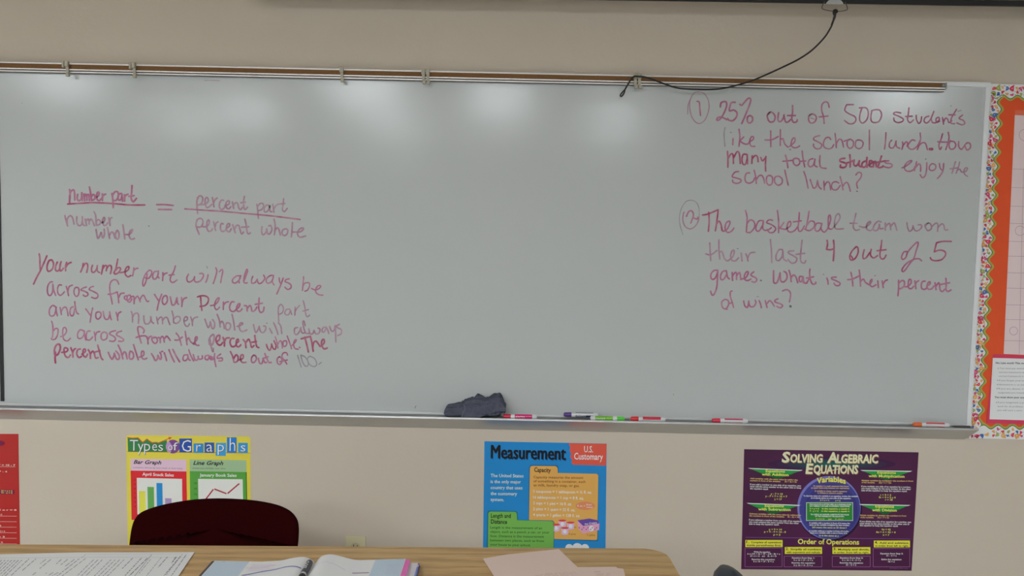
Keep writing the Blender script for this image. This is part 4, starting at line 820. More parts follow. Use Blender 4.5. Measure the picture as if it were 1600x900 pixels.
steps = (((62,658,312,706),(60,712,308,838),'1.','Complete all operations','inside parentheses first.',(('Write the equation:',118,742,228),('6 x (10 + 6) ÷ 2² - (18 - 8) = z',75,755,295),('10 + 6 = 16    and    18 - 8 = 10',95,770,270),('Rewrite the equation:',105,792,260),('6 x 16 ÷ 2² - 5 = z',115,806,252))),
    ((326,705,576,752),(322,767,574,838),'2.','Simplify all numbers','with exponents and radicals.',(('Equation from Step 1:',374,782,526),('6 x 16 ÷ 2² - 5 = z',385,797,515),('Rewrite the equation:',372,815,528),('6 x 16 ÷ 4 - 5 = z',385,831,513))),
    ((645,706,900,752),(644,767,898,838),'3.','Multiply and divide,','in order, from left to right.',(('Equation from Step 2:',695,782,850),('6 x 16 ÷ 4 - 5 = z',710,797,836),('Rewrite the equation:',694,815,850),('21 - 5 = z',735,829,805))),
    ((922,662,1165,708),(918,715,1163,838),'4.','Add and subtract,','in order, from left to right.',(('Equation from Step 3:',966,753,1118),('21 - 5 = z',1005,767,1075),('Solve the equation:',972,792,1108),('16 = z',1018,807,1062))))
for (a0,b0,a1,b1),(c0,d0,c1,d1), n_, l1, l2, tx in steps:
    p.rect('step_box#'+n_, a0-3, b0-3, a1+3, b1+3, ink(40,10,40), 2); p.rect('step_box#'+n_, a0, b0, a1, b1, YB_, 3)
    p.text('step_box#'+n_, n_, a0+6, b0+20, a0+26, b0+21, 17, ink(50,24,50), 5, 0.02); p.text('step_box#'+n_, l1, a0+38, b0+21, a1-9, b0+22, 12, ink(66,34,50), 5, 0.02); p.text('step_box#'+n_, l2, a0+10, b0+41, a1-10, b0+42, 12, ink(66,34,50), 5, 0.02)
    p.frame('step_frame#'+n_, c0, d0, c1, d1, 3, ink(140,90,140), 3)
    for s_, x0_, y_, x1_ in tx: p.text('step_lettering#'+n_, s_, x0_, y_, x1_, y_+1, 9, WT, 5, 0.03)
p.text('imprint', 'printed in the u.s.a.', 1030, 848, 1150, 850, 5, ink(150,110,150), 5)
p.done()

# ------------------------------------------------------------------ bulletin board right of the whiteboard
BY = WALL_Y-0.004
def on_bul(px, py): return at_y(px, py, BY)
bl = root('bulletin_board', 'orange bulletin board with a scalloped paisley border beside the whiteboard', 'bulletin board', (on_bul(1640, 400).x, WALL_Y, on_bul(1640, 685).z))
def bset(o): setpar(o, bl); return o
q = MB(); q.prism([on_bul(*v) for v in ((1536, 141), (1800, 147), (1780, 679), (1513, 676))], (0, 0.0038, 0)); bset(q.build('orange_backing', mat('orange_paper', seen(214, 74, 36), rough=0.85, noise_amt=0.05, noise_scale=12, bump=0.3, bump_scale=12)))
m_bord = mat('border_paper', seen(212, 205, 203), rough=0.5); m_olive = mat('border_olive', seen(152, 146, 62), rough=0.5); m_green = mat('border_green', seen(84, 104, 52), rough=0.5)
def outerL(y): return 1547.2-(y-131)*0.0605
def meanL(y): return 1563.5-(y-150)*0.0625
def wavyL(y, off=0.0): return meanL(y)+off+3.6*math.sin((y-165.5)/22.35*2*math.pi)
def strip(name, f0, f1, ys, lev, m, horiz=False):
    q = MB(); vs = []; fs = []
    for y in ys:
        a_, b_ = (f0(y), y), (f1(y), y)
        if horiz: a_, b_ = (y, f0(y)), (y, f1(y))
        vs += [on_bul(*a_)+Vector((0, -lev, 0)), on_bul(*b_)+Vector((0, -lev, 0))]
    for k in range(len(ys)-1): fs.append([2*k, 2*k+1, 2*k+3, 2*k+2])
    n = len(vs); vs2 = [v+Vector((0, 0.0005, 0)) for v in vs]; vs += vs2; fs += [[i+n for i in f][::-1] for f in fs]
    q.add(vs, fs); return q.build(name, m, recalc=False)
ysl = [131+k*(685-131)/220 for k in range(221)]
side = bset(strip('side_border', outerL, lambda y: wavyL(y, -1.2), ysl, 0.0022, m_bord))
for nm, m, lo, hi, lv in (('green_line', m_green, -2.6, -0.9, 0.0024), ('olive_edge', m_olive, -1.0, 2.4, 0.0018)):
    o = strip(nm, lambda y: wavyL(y, lo), lambda y: wavyL(y, hi), [v for v in ysl if 150 < v < 668], lv, m); setpar(o, side) if False else bset(o)
xsl = [1546.5+k*(1800-1546.5)/180 for k in range(181)]
def topy(x): return 131.2+(x-1546)*0.022
def twav(x, off=0.0): return 152.3+off+(x-1563)*0.02+2.9*math.sin((x-1550)/22.5*2*math.pi)*1.0
bset(strip('top_border', topy, lambda x: twav(x, -1.2), xsl, 0.0026, m_bord, True))
xs2 = [v for v in xsl if v > 1547]
bset(strip('green_line', lambda x: twav(x, -1.8), lambda x: twav(x, -0.4), xs2, 0.0030, m_green, True)); bset(strip('olive_edge', lambda x: twav(x, -0.6), lambda x: twav(x, 2.6), [v for v in xsl if v > 1561], 0.0020, m_olive, True))
xs3 = [1519+k*(1790-1519)/190 for k in range(191)]
def bwav(x, off=0.0): return 665.8+off+(x-1540)*0.018+3.0*math.sin((x-1542)/22.5*2*math.pi)
bset(strip('bottom_border', lambda x: bwav(x, 1.2), lambda x: 685.0+(x-1535)*0.022, xs3, 0.0026, m_bord, True))
bset(strip('green_line', lambda x: bwav(x, 0.2), lambda x: bwav(x, 1.8), [v for v in xs3 if v > 1533], 0.0030, m_green, True)); bset(strip('olive_edge', lambda x: bwav(x, -2.6), lambda x: bwav(x, 0.5), [v for v in xs3 if v > 1534], 0.0020, m_olive, True))
PC = [(196,44,80),(58,98,160),(210,150,84),(140,152,70),(196,60,66),(190,70,110),(206,140,70)]
def paisley(q, cx, cy, r, ang, mi, lev=0.0031):
    pts = []
    for k in range(14):
        a_ = 2*math.pi*k/14; rr = r*1.4*(1.0 if k > 0 else 1.45)
        if k in (1, 13): rr = r*1.4*1.12
        x = rr*math.cos(a_); y = rr*0.78*math.sin(a_) + 0.35*r*(x/r)**2
        pts.append((cx+x*math.cos(ang)-y*math.sin(ang), cy+x*math.sin(ang)+y*math.cos(ang)))
    q.add([on_bul(*v)+Vector((0, -lev, 0)) for v in pts], [list(range(14))], mi)
q = MB(); rnd = random.Random(4); mats = [ink(*c) for c in PC]+[ink(120,110,120), ink(225,215,215)]
def free(x, y):
    return True
k = 0; y = 146.0
while y < 683:                                              # side border
    lo, hi = outerL(y)+1.5, wavyL(y)-3.5
    for u in ((0.72, 0.25) if k % 2 else (0.3, 0.8)):
        big = (k*7+int(u*10)) % 3
        r = (3.0, 2.1, 1.5)[big] if u in (0.72, 0.3) else 1.7
        x = lo+(hi-lo)*u; yy = y+rnd.uniform(-1.2, 1.2)
        mi = (k*3+int(u*10)) % 7; ang = rnd.uniform(0, 6.28)
        if hi-x > r*0.6: paisley(q, x, yy, r, ang, mi)
        if r > 2: paisley(q, x-0.3, yy-0.3, r*0.17, ang, 8, 0.0033)
    for _ in range(3):
        paisley(q, rnd.uniform(lo, hi), y+rnd.uniform(2, 5), 0.55, rnd.uniform(0, 6.28), rnd.choice((1, 4, 7, 3)))
    k += 1; y += 6.6
x = 1552.0
while x < 1790:                                             # top and bottom borders
    for (f0, f1) in ((lambda v: topy(v)+1.5, lambda v: twav(v)-3.5), (lambda v: bwav(v)+4, lambda v: 683.5+(v-1535)*0.022)):
        lo, hi = f0(x), f1(x)
        for u in ((0.7, 0.2) if k % 2 else (0.3, 0.85)):
            r = (3.2, 2.3, 1.6)[k % 3] if u in (0.7, 0.3) else 1.8
            yy = lo+(hi-lo)*u; mi = (k*3+int(u*10)) % 7; ang = rnd.uniform(0, 6.28)
            paisley(q, x+rnd.uniform(-1, 1), yy, r, ang, mi)
            if r > 2: paisley(q, x-0.3, yy-0.3, r*0.17, ang, 8, 0.0033)
        for _ in range(3): paisley(q, x+rnd.uniform(2, 5), rnd.uniform(lo, hi), 0.55, rnd.uniform(0, 6.28), rnd.choice((1, 4, 7, 3)))
        k += 1
    x += 7.2
for xx_ in (1526, 1534, 1542):
    paisley(q, xx_, 679+(xx_ % 3), 2.4, xx_, int(xx_) % 7)
bset(q.build('paisley_print', mats, recalc=False))

# laminated chart and the printed notice pinned on it
def bsheet(rootname, label, cat, quad, m, lift):
    c = on_bul(*quad[3])
    t_ = root(rootname, label, cat, (c.x, BY-lift, c.z))
    q = MB(); q.prism([on_bul(*v)+Vector((0, -lift-0.0006, 0)) for v in quad], (0, 0.0006, 0)); o = q.build('sheet', m); setpar(o, t_); return t_
m_lam = mat('laminated_sheet', seen(200, 180, 180), rough=0.22, noise_amt=0.05, noise_scale=8, bump=0.25, bump_scale=14)
ch = bsheet('wall_chart', 'tall pale laminated chart with ruled rows pinned on the orange board', 'chart', [(1585.5, 180), (1790, 186), (1775, 562), (1568, 553)], m_lam, 0.0005)
q = MB(); q.prism([on_bul(*v)+Vector((0, -0.0008, 0)) for v in ((1586.2, 172), (1790, 178), (1790, 186), (1585.5, 180))], (0, 0.0004, 0)); o = q.build('plastic_margin', mat('clear_margin', seen(216, 98, 70), rough=0.15)); setpar(o, ch)
q = MB(); cl = ink(150, 132, 140)
def cline(pts, wd, lev=0.0014):
    for i in range(len(pts)-1):
        v, f = ribbon(pts[i:i+2], wd); q.add([on_bul(v_[0], v_[1])+Vector((0, -lev, 0)) for v_ in v], f)
for y in (264, 293, 322, 349, 377, 400, 426, 450, 476, 499, 532): cline([(1585-(y-180)*0.0455, y), (1789-(y-180)*0.04, y+5)], 0.6)
cline([(1599, 264), (1592, 556)], 0.6)
for cx, cy, r in ((1601, 211, 9), (1593.5, 360.5, 7.5), (1583.5, 517, 6.3)):
    cline([(cx+r*math.cos(a_/12*math.pi), cy+r*math.sin(a_/12*math.pi)) for a_ in range(25)], 0.7)
o = q.build('chart_lines', cl, recalc=False); setpar(o, ch)
nt_ = bsheet('notice', 'white printed notice about late work on a magenta backing, bottom of the orange board', 'notice', [(1551.5, 553.5), (1760, 560), (1750, 668), (1541, 661)], mat('magenta_backing', seen(186, 52, 82), rough=0.7), 0.0018)
q = MB(); q.prism([on_bul(*v)+Vector((0, -0.0032, 0)) for v in ((1550.5, 559), (1752, 564.5), (1743, 660.5), (1545.5, 654.8))], (0, 0.0006, 0)); o = q.build('printed_page', mat('notice_white', seen(208, 200, 208), rough=0.5)); setpar(o, nt_)
NC = (1500, 540, 6)
pp = Print(NC, on_bul, None)
def nb(px, py): return on_bul(px, py)
pp.t = lambda px, py: on_bul(px, py)+Vector((0, -0.0034, 0))
NK = ink(70, 64, 78); NG = ink(120, 112, 124)
full = [(330,168,'No Late work! This means:',1),(365,217,'You must pay attention to the due date and turn in the',0),(360,254,'correct homework assignment. If you do not turn in the',0),(358,291,'correct homework it will be counted as missing.',0),(360,331,'If you forget your homework, it is late.',0),(358,370,'Homework is on time if it is in the tray.',0),(356,408,'If you are absent, it is your job to find the',0),(352,445,'assignment you missed.',0),(318,489,'You must show your work:',1),(348,537,'If your assignment is problems from the book, show',0),(345,574,'work for all problems 2-step and longer, or',0),(343,610,'you will earn a zero.',0)]
for x, y, s_, bld in full:
    L = len(s_)*11.3*(1.12 if bld else 1.0)
    pp.text('lettering', s_, x, y, x+L, y+L*0.012, 15 if bld else 14, NK if bld else NG, 1, 0.03 if bld else 0.0)
for y, x in ((211,352),(324,347),(363,345),(401,343),(531,336)): pp.ell('lettering', x, y, 4, 4, NK, 1, 10)
mb_, ms_ = pp.parts['lettering']; o = mb_.build('lettering', ms_, recalc=False); setpar(o, nt_)

# outlet
c = at_y(556, 857, WALL_Y)
ot = root('wall_outlet', 'beige wall outlet plate just above the desk edge', 'outlet', (c.x, WALL_Y, zz(556, 837, WALL_Y)-0.115))
m_pl = mat('outlet_beige', seen(180, 172, 142), rough=0.4)
wd = (xx(572, 850, WALL_Y)-xx(540, 850, WALL_Y))/2
q = MB(); q.box(-wd, wd, -0.006, 0, 0, 0.115); o = q.build('cover_plate', m_pl, ot); bevel(o, 0.003, 3)
for zc in (0.038, 0.077):
    q = MB(); ps = [(0.017*math.cos(a_*math.pi/12), 0.0145*math.sin(a_*math.pi/12)) for a_ in range(24)]
    q.prism([(x_, -0.0085, zc+z_) for x_, z_ in ps], (0, 0.003, 0)); o = q.build('receptacle', mat('receptacle_tan', seen(170, 160, 128), rough=0.4), ot)
    for sx, hh in ((-0.0065, 0.008), (0.0065, 0.0065)):
        q = MB(); q.box(sx-0.0012, sx+0.0012, -0.0088, -0.0083, zc+0.000, zc+hh); q.build('slot', m_black, o)
    q = MB(); q.box(-0.0022, 0.0022, -0.0088, -0.0083, zc-0.010, zc-0.006); q.build('slot', m_black, o)
q = MB(); q.tube([(0, -0.0075, 0.0575), (0, -0.006, 0.0575)], 0.003, 10); q.build('screw', m_pl, ot)

# ------------------------------------------------------------------ desk
def on_desk(px, py, dz=0.0): return at_z(px, py, DESK_Z+dz)
pl, pr = on_desk(0, 850.4), on_desk(1030, 857.3)
ang = math.atan2(pr.y-pl.y, pr.x-pl.x)
ex, ey = Vector((math.cos(ang), math.sin(ang), 0)), Vector((-math.sin(ang), math.cos(ang), 0))
cor = on_desk(1051.5, 881)                               # a point on the right edge
rx = (cor-pl).dot(ex); DW, DD, DT = 1.83, 0.78, 0.03
bR = pl + ex*rx                                           # back right corner of the top
desk = root('desk', 'long oak-topped teacher desk with rounded corner, papers and an open book on it', 'desk', (bR.x-ex.x*DW/2-ey.x*DD/2, bR.y-ex.y*DW/2-ey.y*DD/2, 0))
desk.rotation_euler = (0, 0, ang)
R_ = 0.06; op = []
for cx, cy, a0 in ((DW/2-R_, DD/2-R_, 0), (-DW/2+R_, DD/2-R_, 90), (-DW/2+R_, -DD/2+R_, 180), (DW/2-R_, -DD/2+R_, 270)):
    for k in range(9):
        a_ = math.radians(a0+k*90/8); op.append((cx+R_*math.cos(a_), cy+R_*math.sin(a_)))
q = MB(); q.prism([(x, y, DESK_Z-0.002) for x, y in op], (0, 0, 0.002)); q.build('top_surface', m_wood, desk)
q = MB(); q.prism([(x*1.0008, y*1.0015, DESK_Z-DT) for x, y in op], (0, 0, DT-0.0022)); q.build('edge_banding', mat('desk_edge_dark', (0.03, 0.028, 0.026), rough=0.5), desk)
m_dk = mat('desk_metal', (0.05, 0.05, 0.055), rough=0.45, metal=0.3)
q = MB(); q.box(-DW/2+0.06, DW/2-0.06, DD/2-0.09, DD/2-0.07, 0.25, DESK_Z-DT); q.build('modesty_panel', m_wood, desk)
for sx in (-1, 1):
    for sy in (-1, 1):
        q = MB(); x_ = sx*(DW/2-0.08); y_ = sy*(DD/2-0.08); q.box(x_-0.02, x_+0.02, y_-0.02, y_+0.02, 0, DESK_Z-DT); o = q.build('leg', m_dk, desk); bevel(o, 0.004)
    q = MB(); x_ = sx*(DW/2-0.08); q.box(x_-0.015, x_+0.015, -DD/2+0.1, DD/2-0.1, DESK_Z-DT-0.04, DESK_Z-DT); q.build('side_rail', m_dk, desk)

# papers
m_paper = mat('paper_white', seen(214, 210, 216, 0.62), rough=0.7)
def sheet(name, label, cat, quad, m, lift, th=0.0006, group=None):
    c_ = sum((on_desk(*v) for v in quad), Vector())/len(quad)
    t_ = root(name, label, cat, (c_.x, c_.y, DESK_Z), group)
    q = MB(); q.prism([on_desk(v[0], v[1], lift) for v in quad], (0, 0, th)); o = q.build('page', m); setpar(o, t_); return t_
ps1 = sheet('paper_sheet', 'large white printed sheet with slanting text columns at the left of the desk', 'paper', [(-60, 868), (120, 863.5), (304, 863), (262, 925), (-160, 925)], m_paper, 0.0022)
q = MB(); m_tx = ink(112, 112, 126); rr = random.Random(11)
def dline(x0, y0, x1, y1, wd, lev=0.0031, dash=True):
    """row of word-like strokes on the sheet, from one photo point to another"""
    a_, b_ = on_desk(x0, y0, lev), on_desk(x1, y1, lev); d = (b_-a_); L = d.length; d.normalize(); n_ = Vector((-d.y, d.x, 0)); s_ = 0
    while s_ < L:
        l_ = min(L-s_, rr.uniform(0.006, 0.022) if dash else L)
        p0, p1 = a_+d*s_, a_+d*(s_+l_)
        wd2 = wd*0.3; q.add([p0+n_*wd2, p1+n_*wd2, p1-n_*wd2, p0-n_*wd2], [[0, 1, 2, 3]]); s_ += l_+0.004
# coordinates measured on the 5.16x crop (0,840)
def c5(x, y): return (x/5.16, 840+y/5.16)
for a_, b_, wd, ds in (((0,165),(640,160),0.0012,False),((640,158),(1500,160),0.0012,False),((680,135),(1520,130),0.001,False),
    ((690,168),(500,310),0.003,True),((640,170),(460,310),0.0035,True),((690,138),(655,165),0.0015,False),
    ((1225,135),(1085,310),0.002,False),((1190,165),(1040,310),0.0045,True),((1140,165),(1005,310),0.004,True),((1215,175),(1120,290),0.0022,True),
    ((1070,165),(985,250),0.0035,True),((1500,140),(1380,310),0.003,True),((1470,135),(1340,300),0.002,True),((1455,150),(1320,310),0.0035,True),((1420,155),(1385,205),0.0055,True),((1350,155),(1275,240),0.0035,True),((1300,160),(1180,310),0.002,True)):
    x0, y0 = c5(*a_); x1, y1 = c5(*b_); dline(x0, y0, x1, y1, wd, dash=ds)
for k in range(8):
    x0, y0 = c5(755+k*35, 178); x1, y1 = c5(620+k*35+(10 if k in (3,) else 0), 310)
    if k != 3: dline(x0, y0, x1, y1, 0.0028)
for k in range(7):
    x0, y0 = c5(15+k*27, 180); x1, y1 = c5(-120+k*27, 310); dline(x0, y0, x1, y1, 0.003)
for a_, b_ in (((235,170),(90,305)),((290,170),(180,265)),((370,175),(325,210)),((410,175),(320,250)),((495,175),(455,212)),((545,175),(490,220)),((600,175),(525,232)),((290,280),(262,302)),((430,280),(385,308)),((470,280),(420,310)),((380,284),(365,290))):
    x0, y0 = c5(*a_); x1, y1 = c5(*b_); dline(x0, y0, x1, y1, 0.0032)
o = q.build('printed_text', m_tx, recalc=False); setpar(o, ps1)
tagp = sheet('paper_sheet', 'second white sheet peeking out from under the large printed sheet', 'paper', [(180, 862), (299, 861.6), (303, 864), (262, 922), (100, 922)], mat('paper_under', seen(200, 196, 204, 0.62), rough=0.7), 0.0006, 0.0010) if False else None

m_pink = mat('paper_pink', (0.90, 0.70, 0.61), rough=0.7)
pk1 = sheet('paper_sheet', 'pale pink sheet on the desk with its corner pointing to the blue poster', 'paper', [(754.5, 873.2), (790, 867), (866, 859), (873, 858.2), (904, 888), (960, 945), (800, 945)], m_pink, 0.0024)
pk2 = sheet('paper_sheet', 'pale pink printed sheet partly under the other pink one, farther right', 'paper', [(880, 886.5), (962, 886), (965, 888), (974, 889), (988, 940), (860, 940)], m_pink, 0.0006)
q = MB(); dline(928, 893.5, 941, 893, 0.003, 0.0014); dline(930, 896.5, 953, 896, 0.002, 0.0014); dline(932, 898.5, 953, 898.3, 0.002, 0.0014)
o = q.build('printed_text', ink(150, 122, 122), recalc=False); setpar(o, pk2)
q = MB()
for k in range(3): dline(852-k*8, 899+k*1.6-3, 900+k, 894+k*2.2, 0.0022, 0.0032)
o = q.build('printed_text', ink(160, 132, 130), recalc=False); setpar(o, pk1)

# ------------------------------------------------------------------ open book
BKY = on_desk(500, 884.5).y
book = root('open_book', 'thick open textbook with white and pale blue pages near the desk centre', 'book', (on_desk(493, 884).x, BKY-0.13, DESK_Z))
def bx(px): return xx(px, 880, BKY)
def bz(px, py): return zz(px, py, BKY)
floorz = DESK_Z+0.0065
def pages(name, prof, m, y_near, bottom=floorz, ret=False):
    prof = catmull([(bx(a_), bz(a_, b_)) for a_, b_ in prof], 6)
    n = len(prof); vs = []; fs = []; prof = [(a_, max(b_, bottom+0.0012)) for a_, b_ in prof]
    for Y in (BKY, y_near):
        for x_, z_ in prof: vs.append((x_, Y, max(z_, bottom+0.0012)))
        for x_, z_ in prof: vs.append((x_, Y, bottom))
    for i in range(n-1):
        fs += [[i, i+1, 2*n+i+1, 2*n+i], [n+i, 3*n+i, 3*n+i+1, n+i+1], [i, n+i, n+i+1, i+1], [2*n+i, 2*n+i+1, 3*n+i+1, 3*n+i]]
    fs += [[0, 2*n, 3*n, n], [n-1, 2*n-1, 4*n-1, 3*n-1]]
    q = MB(); q.add(vs, fs); o = q.build(name, m, smooth=True); e = o.modifiers.new('edge', 'EDGE_SPLIT'); e.split_angle = math.radians(50)
    setpar(o, book); return prof
m_page = mat('page_white', seen(206, 208, 218, 0.62), rough=0.55); m_blue = mat('page_blue', (0.62, 0.74, 0.86), rough=0.55)
BN = BKY-0.27
def zsplit(prof, m): return prof
left = [(336, 880.6), (360, 879.6), (390, 878.6), (415, 877.2), (438, 875.8), (455, 872.2), (469, 870.3), (478, 870.8), (486, 874), (491, 877.5), (493.5, 882)]
right = [(493.5, 882), (496, 875.5), (502, 869.5), (510, 866.6), (519, 866.4), (530, 868.6), (545, 872.6), (558, 875), (575, 874.8), (605, 873.8), (634, 873)]
lp = pages('left_pages', left, m_page, BN); rp = pages('right_pages', right, m_page, BN)
under = [(634, 877), (645, 879.2), (653, 879)]
pages('lower_pages', [(630, 878), (643, 879.4), (653.5, 879.3)], mat('page_edges', seen(200, 196, 200, 0.62), rough=0.7), BN)
q = MB(); x0, x1 = bx(330.5), bx(656)
q.box(x0, x1, BN-0.004, BKY+0.003, DESK_Z+0.0003, DESK_Z+0.006); o = q.build('cover', mat('cover_dark', (0.05, 0.035, 0.05), rough=0.4)); bevel(o, 0.001); setpar(o, book)
q = MB(); q.box(bx(653.8), bx(656.3), BKY-0.2, BKY-0.012, DESK_Z+0.006, DESK_Z+0.017, 0)
q.box(bx(653.8), bx(656.3), BKY-0.035, BKY-0.022, DESK_Z+0.0061, DESK_Z+0.0172, 1); o = q.build('cover_flap', [mat('flap_blue', seen(90, 105, 170), rough=0.4), mat('flap_pink', seen(190, 150, 175), rough=0.4)]); setpar(o, book)
# printed areas laid on the curved pages
def on_page(prof, xw, Y, lift=0.0004):
    for i in range(len(prof)-1):
        if prof[i][0] <= xw <= prof[i+1][0]:
            t_ = (xw-prof[i][0])/(prof[i+1][0]-prof[i][0]+1e-9); return Vector((xw, Y, prof[i][1]+(prof[i+1][1]-prof[i][1])*t_+lift))
    return Vector((xw, Y, prof[-1][1]+lift))
def patch(name, prof, px0, px1, y0, y1, m, lift=0.0004, n=24):
    q = MB(); X0, X1 = bx(px0), bx(px1)
    for k in range(n):
        a_, b_ = X0+(X1-X0)*k/n, X0+(X1-X0)*(k+1)/n
        q.add([on_page(prof, a_, y0, lift), on_page(prof, b_, y0, lift), on_page(prof, b_, y1, lift), on_page(prof, a_, y1, lift)], [[0, 1, 2, 3]])
    o = q.build(name, m, recalc=False); setpar(o, book); return o
patch('blue_margin', lp, 337, 390, BN+0.01, BKY-0.001, m_blue); patch('blue_margin', rp, 587, 633.5, BN+0.01, BKY-0.001, m_blue)
m_pt = ink(150, 150, 160)
for k in range(7):
    patch('page_text', lp, 398, 428+(k % 3)*8, BKY-0.02-k*0.006, BKY-0.0225-k*0.006, ink(186, 180, 186), 0.0006, 8)
patch('page_text', lp, 349, 353, BKY-0.006, BKY-0.009, m_pt, 0.0007, 2)
patch('page_text', rp, 620, 630, BKY-0.003, BKY-0.0055, m_pt, 0.0007, 2); patch('page_text', rp, 560, 585, BKY-0.078, BKY-0.082, ink(120, 84, 120), 0.0006, 6)
for k in range(6): patch('page_text', rp, 610, 628, BKY-0.035-k*0.01, BKY-0.038-k*0.01, ink(160, 172, 190), 0.0007, 3)
def swoosh(prof, pts, wd, m):
    q = MB(); v, f = ribbon(catmull([(bx(a_), b_) for a_, b_ in pts], 8), wd); q.add([on_page(prof, p_.x, p_.y, 0.0008) for p_ in v], f)
    o = q.build('printed_curve', m, recalc=False); setpar(o, book)
swoosh(lp, [(396, BKY-0.085), (420, BKY-0.066), (440, BKY-0.058), (458, BKY-0.056), (470, BKY-0.060), (480, BKY-0.066)], 0.004, ink(72, 74, 150))
swoosh(rp, [(497, BKY-0.062), (508, BKY-0.052), (520, BKY-0.05), (532, BKY-0.055), (548, BKY-0.07)], 0.003, ink(180, 180, 194))
swoosh(lp, [(393, BKY-0.042), (408, BKY-0.04), (422, BKY-0.037), (436, BKY-0.026)], 0.0014, ink(186, 140, 140))
# sticky tab flag
q = MB(); q.prism([(bx(634), BKY-0.004, bz(634, 873)-0.001), (bx(641.5), BKY-0.004, bz(641, 873.6)-0.0005), (bx(642.5), BKY-0.1, bz(641, 873.6)-0.001), (bx(634), BKY-0.1, bz(634, 873)-0.001)], (0, 0, 0.0008))
o = q.build('sticky_tab', mat('tab_pink', seen(236, 96, 160), rough=0.5)); setpar(o, book); o['label'] = 'hot pink sticky tab on the right page edge'

# black marker lying in the gutter
mk = root('dry_erase_marker', 'black dry erase marker lying in the gutter of the open book', 'marker', (0, 0, 0))
A0, A1 = Vector((bx(487.5), BKY-0.022, bz(489, 880)+0.0015)), None
d_ = Vector((0.03, -1, 0.0)).normalized(); L_ = 0.12; R0 = 0.0083
A0.z = bz(488, 875)+0.0035
rot = Vector((1, 0, 0)).rotation_difference(d_).to_matrix().to_4x4()
mk.matrix_world = Matrix.Translation(A0) @ rot
def mlath(nm, prof, m):
    q = MB(); q.lathe_x(prof, 18); o = q.build(nm, m, mk, smooth=True); e = o.modifiers.new('edge', 'EDGE_SPLIT'); e.split_angle = math.radians(40)
mlath('end_plug', [(0, R0*0.6), (0.003, R0*0.9), (0.01, R0*0.98)], mat('marker_dark', (0.05, 0.05, 0.06), rough=0.35))
mlath('barrel', [(0.01, R0*0.98), (0.075, R0*0.98)], mat('marker_dark', (0.05, 0.05, 0.06)))
mlath('collar', [(0.075, R0*0.9), (0.085, R0)], m_mwhite); mlath('cap', [(0.085, R0), (0.112, R0*0.95), (0.12, R0*0.6)], m_black)
q = MB(); vs_, fs_ = text_mesh('EXPO', 0.03); a_ = min(v[0] for v in vs_); b_ = max(v[0] for v in vs_); out = []
up_l = rot.inverted() @ Vector((0, 0, 1)); up_l = Vector((up_l.x, up_l.y, up_l.z)); side_l = Vector((1, 0, 0)).cross(up_l).normalized()
for vx, vy in vs_:
    u = 1-(vx-a_)/(b_-a_); h = (vy/CAPH-0.5)*0.0085; an = h/R0
    out.append(Vector((0.014+u*0.042, 0, 0)) + (up_l*math.cos(an+0.25) + side_l*math.sin(an+0.25))*(R0*0.98+0.0003))
q.add(out, fs_)
q.build('lettering', m_mwhite, mk, recalc=False)

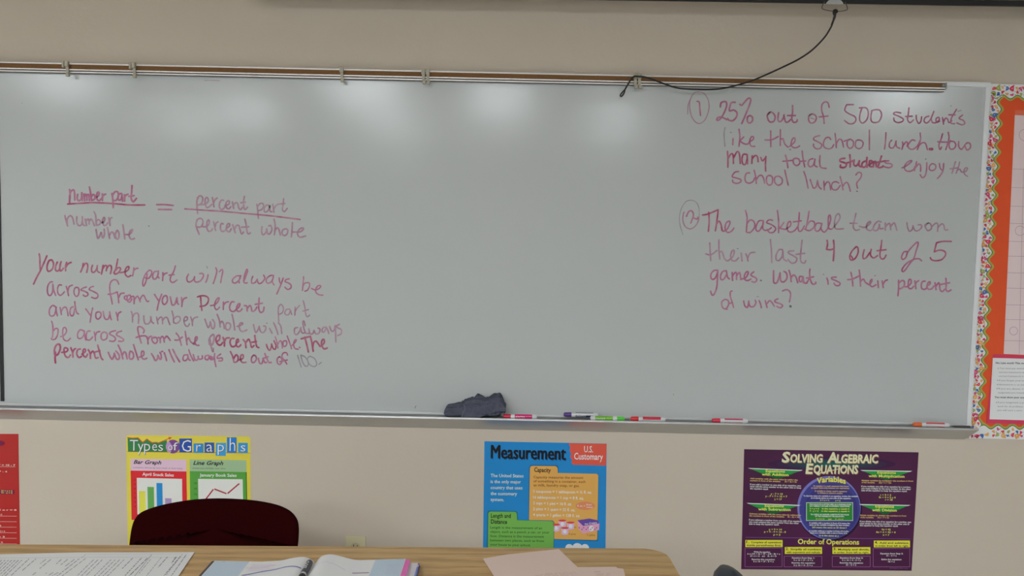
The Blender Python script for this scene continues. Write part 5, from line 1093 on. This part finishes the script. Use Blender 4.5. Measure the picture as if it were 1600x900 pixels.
# ------------------------------------------------------------------ chairs
def shell(name, outline, Yc, curve, th, m, par, rows=14, cols=28, crown=0.0):
    """curved plate: outline(v)->(half width) with v from 0 (bottom) to 1 (top)"""
def make_chair():
    CYc = 2.62
    zt = zz(334, 781, CYc); xc = xx(337, 800, CYc)
    t_ = root('stacking_chair', 'dark maroon rounded-back chair tucked behind the desk', 'chair', (xc, CYc-0.1, 0))
    prof = [(-128, 851), (-127, 836), (-125.5, 822), (-122, 810), (-115, 801), (-104, 795.5), (-85, 790), (-55, 785), (-30, 782.4), (0, 781.2), (32, 782), (62, 784.2), (92, 789), (110, 795), (121, 802), (127.5, 811), (129.8, 823), (129.8, 838), (128.6, 853)]
    top = [(xx(334.8+a_+(4.5 if a_ > 60 else 2 if a_ > 0 else 0), b_, CYc), zz(334.8+a_, b_, CYc)) for a_, b_ in prof]
    top = catmull(top, 4)
    zbot = 0.5; wb = 0.2
    poly = [(x_-xc, z_) for x_, z_ in top]
    lo = [(poly[-1][0]*0.98, 0.58), (wb*0.98, 0.52), (wb*0.8, zbot-0.01), (-wb*0.8, zbot-0.01), (-wb*0.98, 0.52), (poly[0][0]*0.98, 0.58)]
    poly = poly + lo
    SS = (1.0, 0.985, 0.95, 0.88, 0.8, 0.7, 0.6, 0.5, 0.4, 0.3, 0.2, 0.1); NS = len(SS); cz = 0.62; bm = bmesh.new(); n = len(poly); rings = []
    def yb(x_, z_): return 0.1 - 0.3*x_*x_ + (z_-0.6)*0.12
    for side in (0, 1):
        for s_ in SS:
            ring = []
            e = 0.0 if s_ == 1.0 else (0.008 if s_ == 0.985 else 0.0125)
            for x_, z_ in poly:
                X, Z = x_*s_, cz+(z_-cz)*s_
                ring.append(bm.verts.new((X, yb(X, Z)+(e if side else -e), Z)))
            rings.append(ring)
    for grp in (rings[:NS], rings[NS:]):
        for r0, r1 in zip(grp[:-1], grp[1:]):
            for k_ in range(n): bm.faces.new((r0[k_], r0[(k_+1) % n], r1[(k_+1) % n], r1[k_]))
        c_ = bm.verts.new((0, yb(0, cz)+(0.0125 if grp[0] is rings[NS] else -0.0125), cz))
        for k_ in range(n): bm.faces.new((grp[-1][k_], grp[-1][(k_+1) % n], c_))
    for k_ in range(n): pass
    bmesh.ops.remove_doubles(bm, verts=bm.verts, dist=0.0004)
    bmesh.ops.recalc_face_normals(bm, faces=bm.faces)
    me = bpy.data.meshes.new('m'); bm.to_mesh(me); bm.free(); me.polygons.foreach_set('use_smooth', [True]*len(me.polygons))
    link('backrest', me, mat('maroon_plastic', seen(33, 3, 4), rough=0.9, spec=0.03), t_)
    q = MB(); sp = []
    for k_ in range(24):
        a_ = 2*math.pi*k_/24; sp.append((0.22*abs(math.cos(a_))**0.5*(1 if math.cos(a_) > 0 else -1), -0.12+0.2*abs(math.sin(a_))**0.5*(1 if math.sin(a_) > 0 else -1), 0.44))
    q.prism(sp, (0, 0, 0.035)); o = q.build('seat', mat('maroon_plastic', (0, 0, 0)), t_); bevel(o, 0.01, 3)
    for sx in (-1, 1):
        for sy in (-0.27, 0.06):
            q = MB(); q.tube([(sx*0.2, sy, 0.44), (sx*0.22, sy+(0.03 if sy > 0 else -0.03), 0.0)], 0.011, 10); q.build('leg', m_alu, t_, smooth=True)
        q = MB(); q.tube(catmull([(sx*0.19, 0.0, 0.43), (sx*0.19, 0.08, 0.45), (sx*0.19, 0.085, 0.52), (sx*0.18, 0.09, 0.62)], 5), 0.01, 10); q.build('back_support', m_alu, t_, smooth=True)
make_chair()

# second chair, seen edge-on right of the desk: only the rounded top of its shell enters the frame
C2Y = 1.95
c2x = xx(1145.5, 900, C2Y); c2z = zz(1145.5, 891.3, C2Y)
t2 = root('navy_chair', 'dark navy chair whose rounded back top just enters at the bottom, below the purple poster', 'chair', (c2x, C2Y, 0))
q = MB(); vs = []; fs = []; n = 20; rows = 16
for i in range(rows+1):
    v = i/rows; z_ = c2z - (1-math.cos(v*math.pi/2))*0.0 - 0.33*v**1.0
    wx = 0.034*math.sqrt(max(0.0, 1-(1-min(1, v*7.0))**2)) + 0.010*v
    wy = 0.15*math.sqrt(max(0.0, 1-(1-min(1, v*3.0))**2)) + 0.02*v
    for k_ in range(n):
        a_ = 2*math.pi*k_/n
        vs.append((max(wx, 0.0005)*math.cos(a_)+0.05*v*v, max(wy, 0.0005)*math.sin(a_), z_))
for i in range(rows):
    for k_ in range(n): fs.append([i*n+k_, i*n+(k_+1) % n, (i+1)*n+(k_+1) % n, (i+1)*n+k_])
fs += [list(range(n)), [rows*n+k_ for k_ in range(n)][::-1]]
q.add(vs, fs); q.build('backrest', mat('navy_vinyl', seen(24, 32, 42), rough=0.45), t2, smooth=True)
q = MB(); q.box(-0.02, 0.4, -0.2, 0.2, 0.40, 0.45); o = q.build('seat', mat('navy_vinyl', (0, 0, 0)), t2); bevel(o, 0.02, 3)
for ax in (0.02, 0.36):
    for ay in (-0.17, 0.17):
        q = MB(); q.tube([(ax, ay, 0.41), (ax, ay*1.1, 0)], 0.011, 10); q.build('leg', m_alu, t2, smooth=True)
q = MB(); q.box(0.03, 0.06, -0.03, 0.03, 0.42, c2z-0.28); q.build('back_support', m_dk, t2)
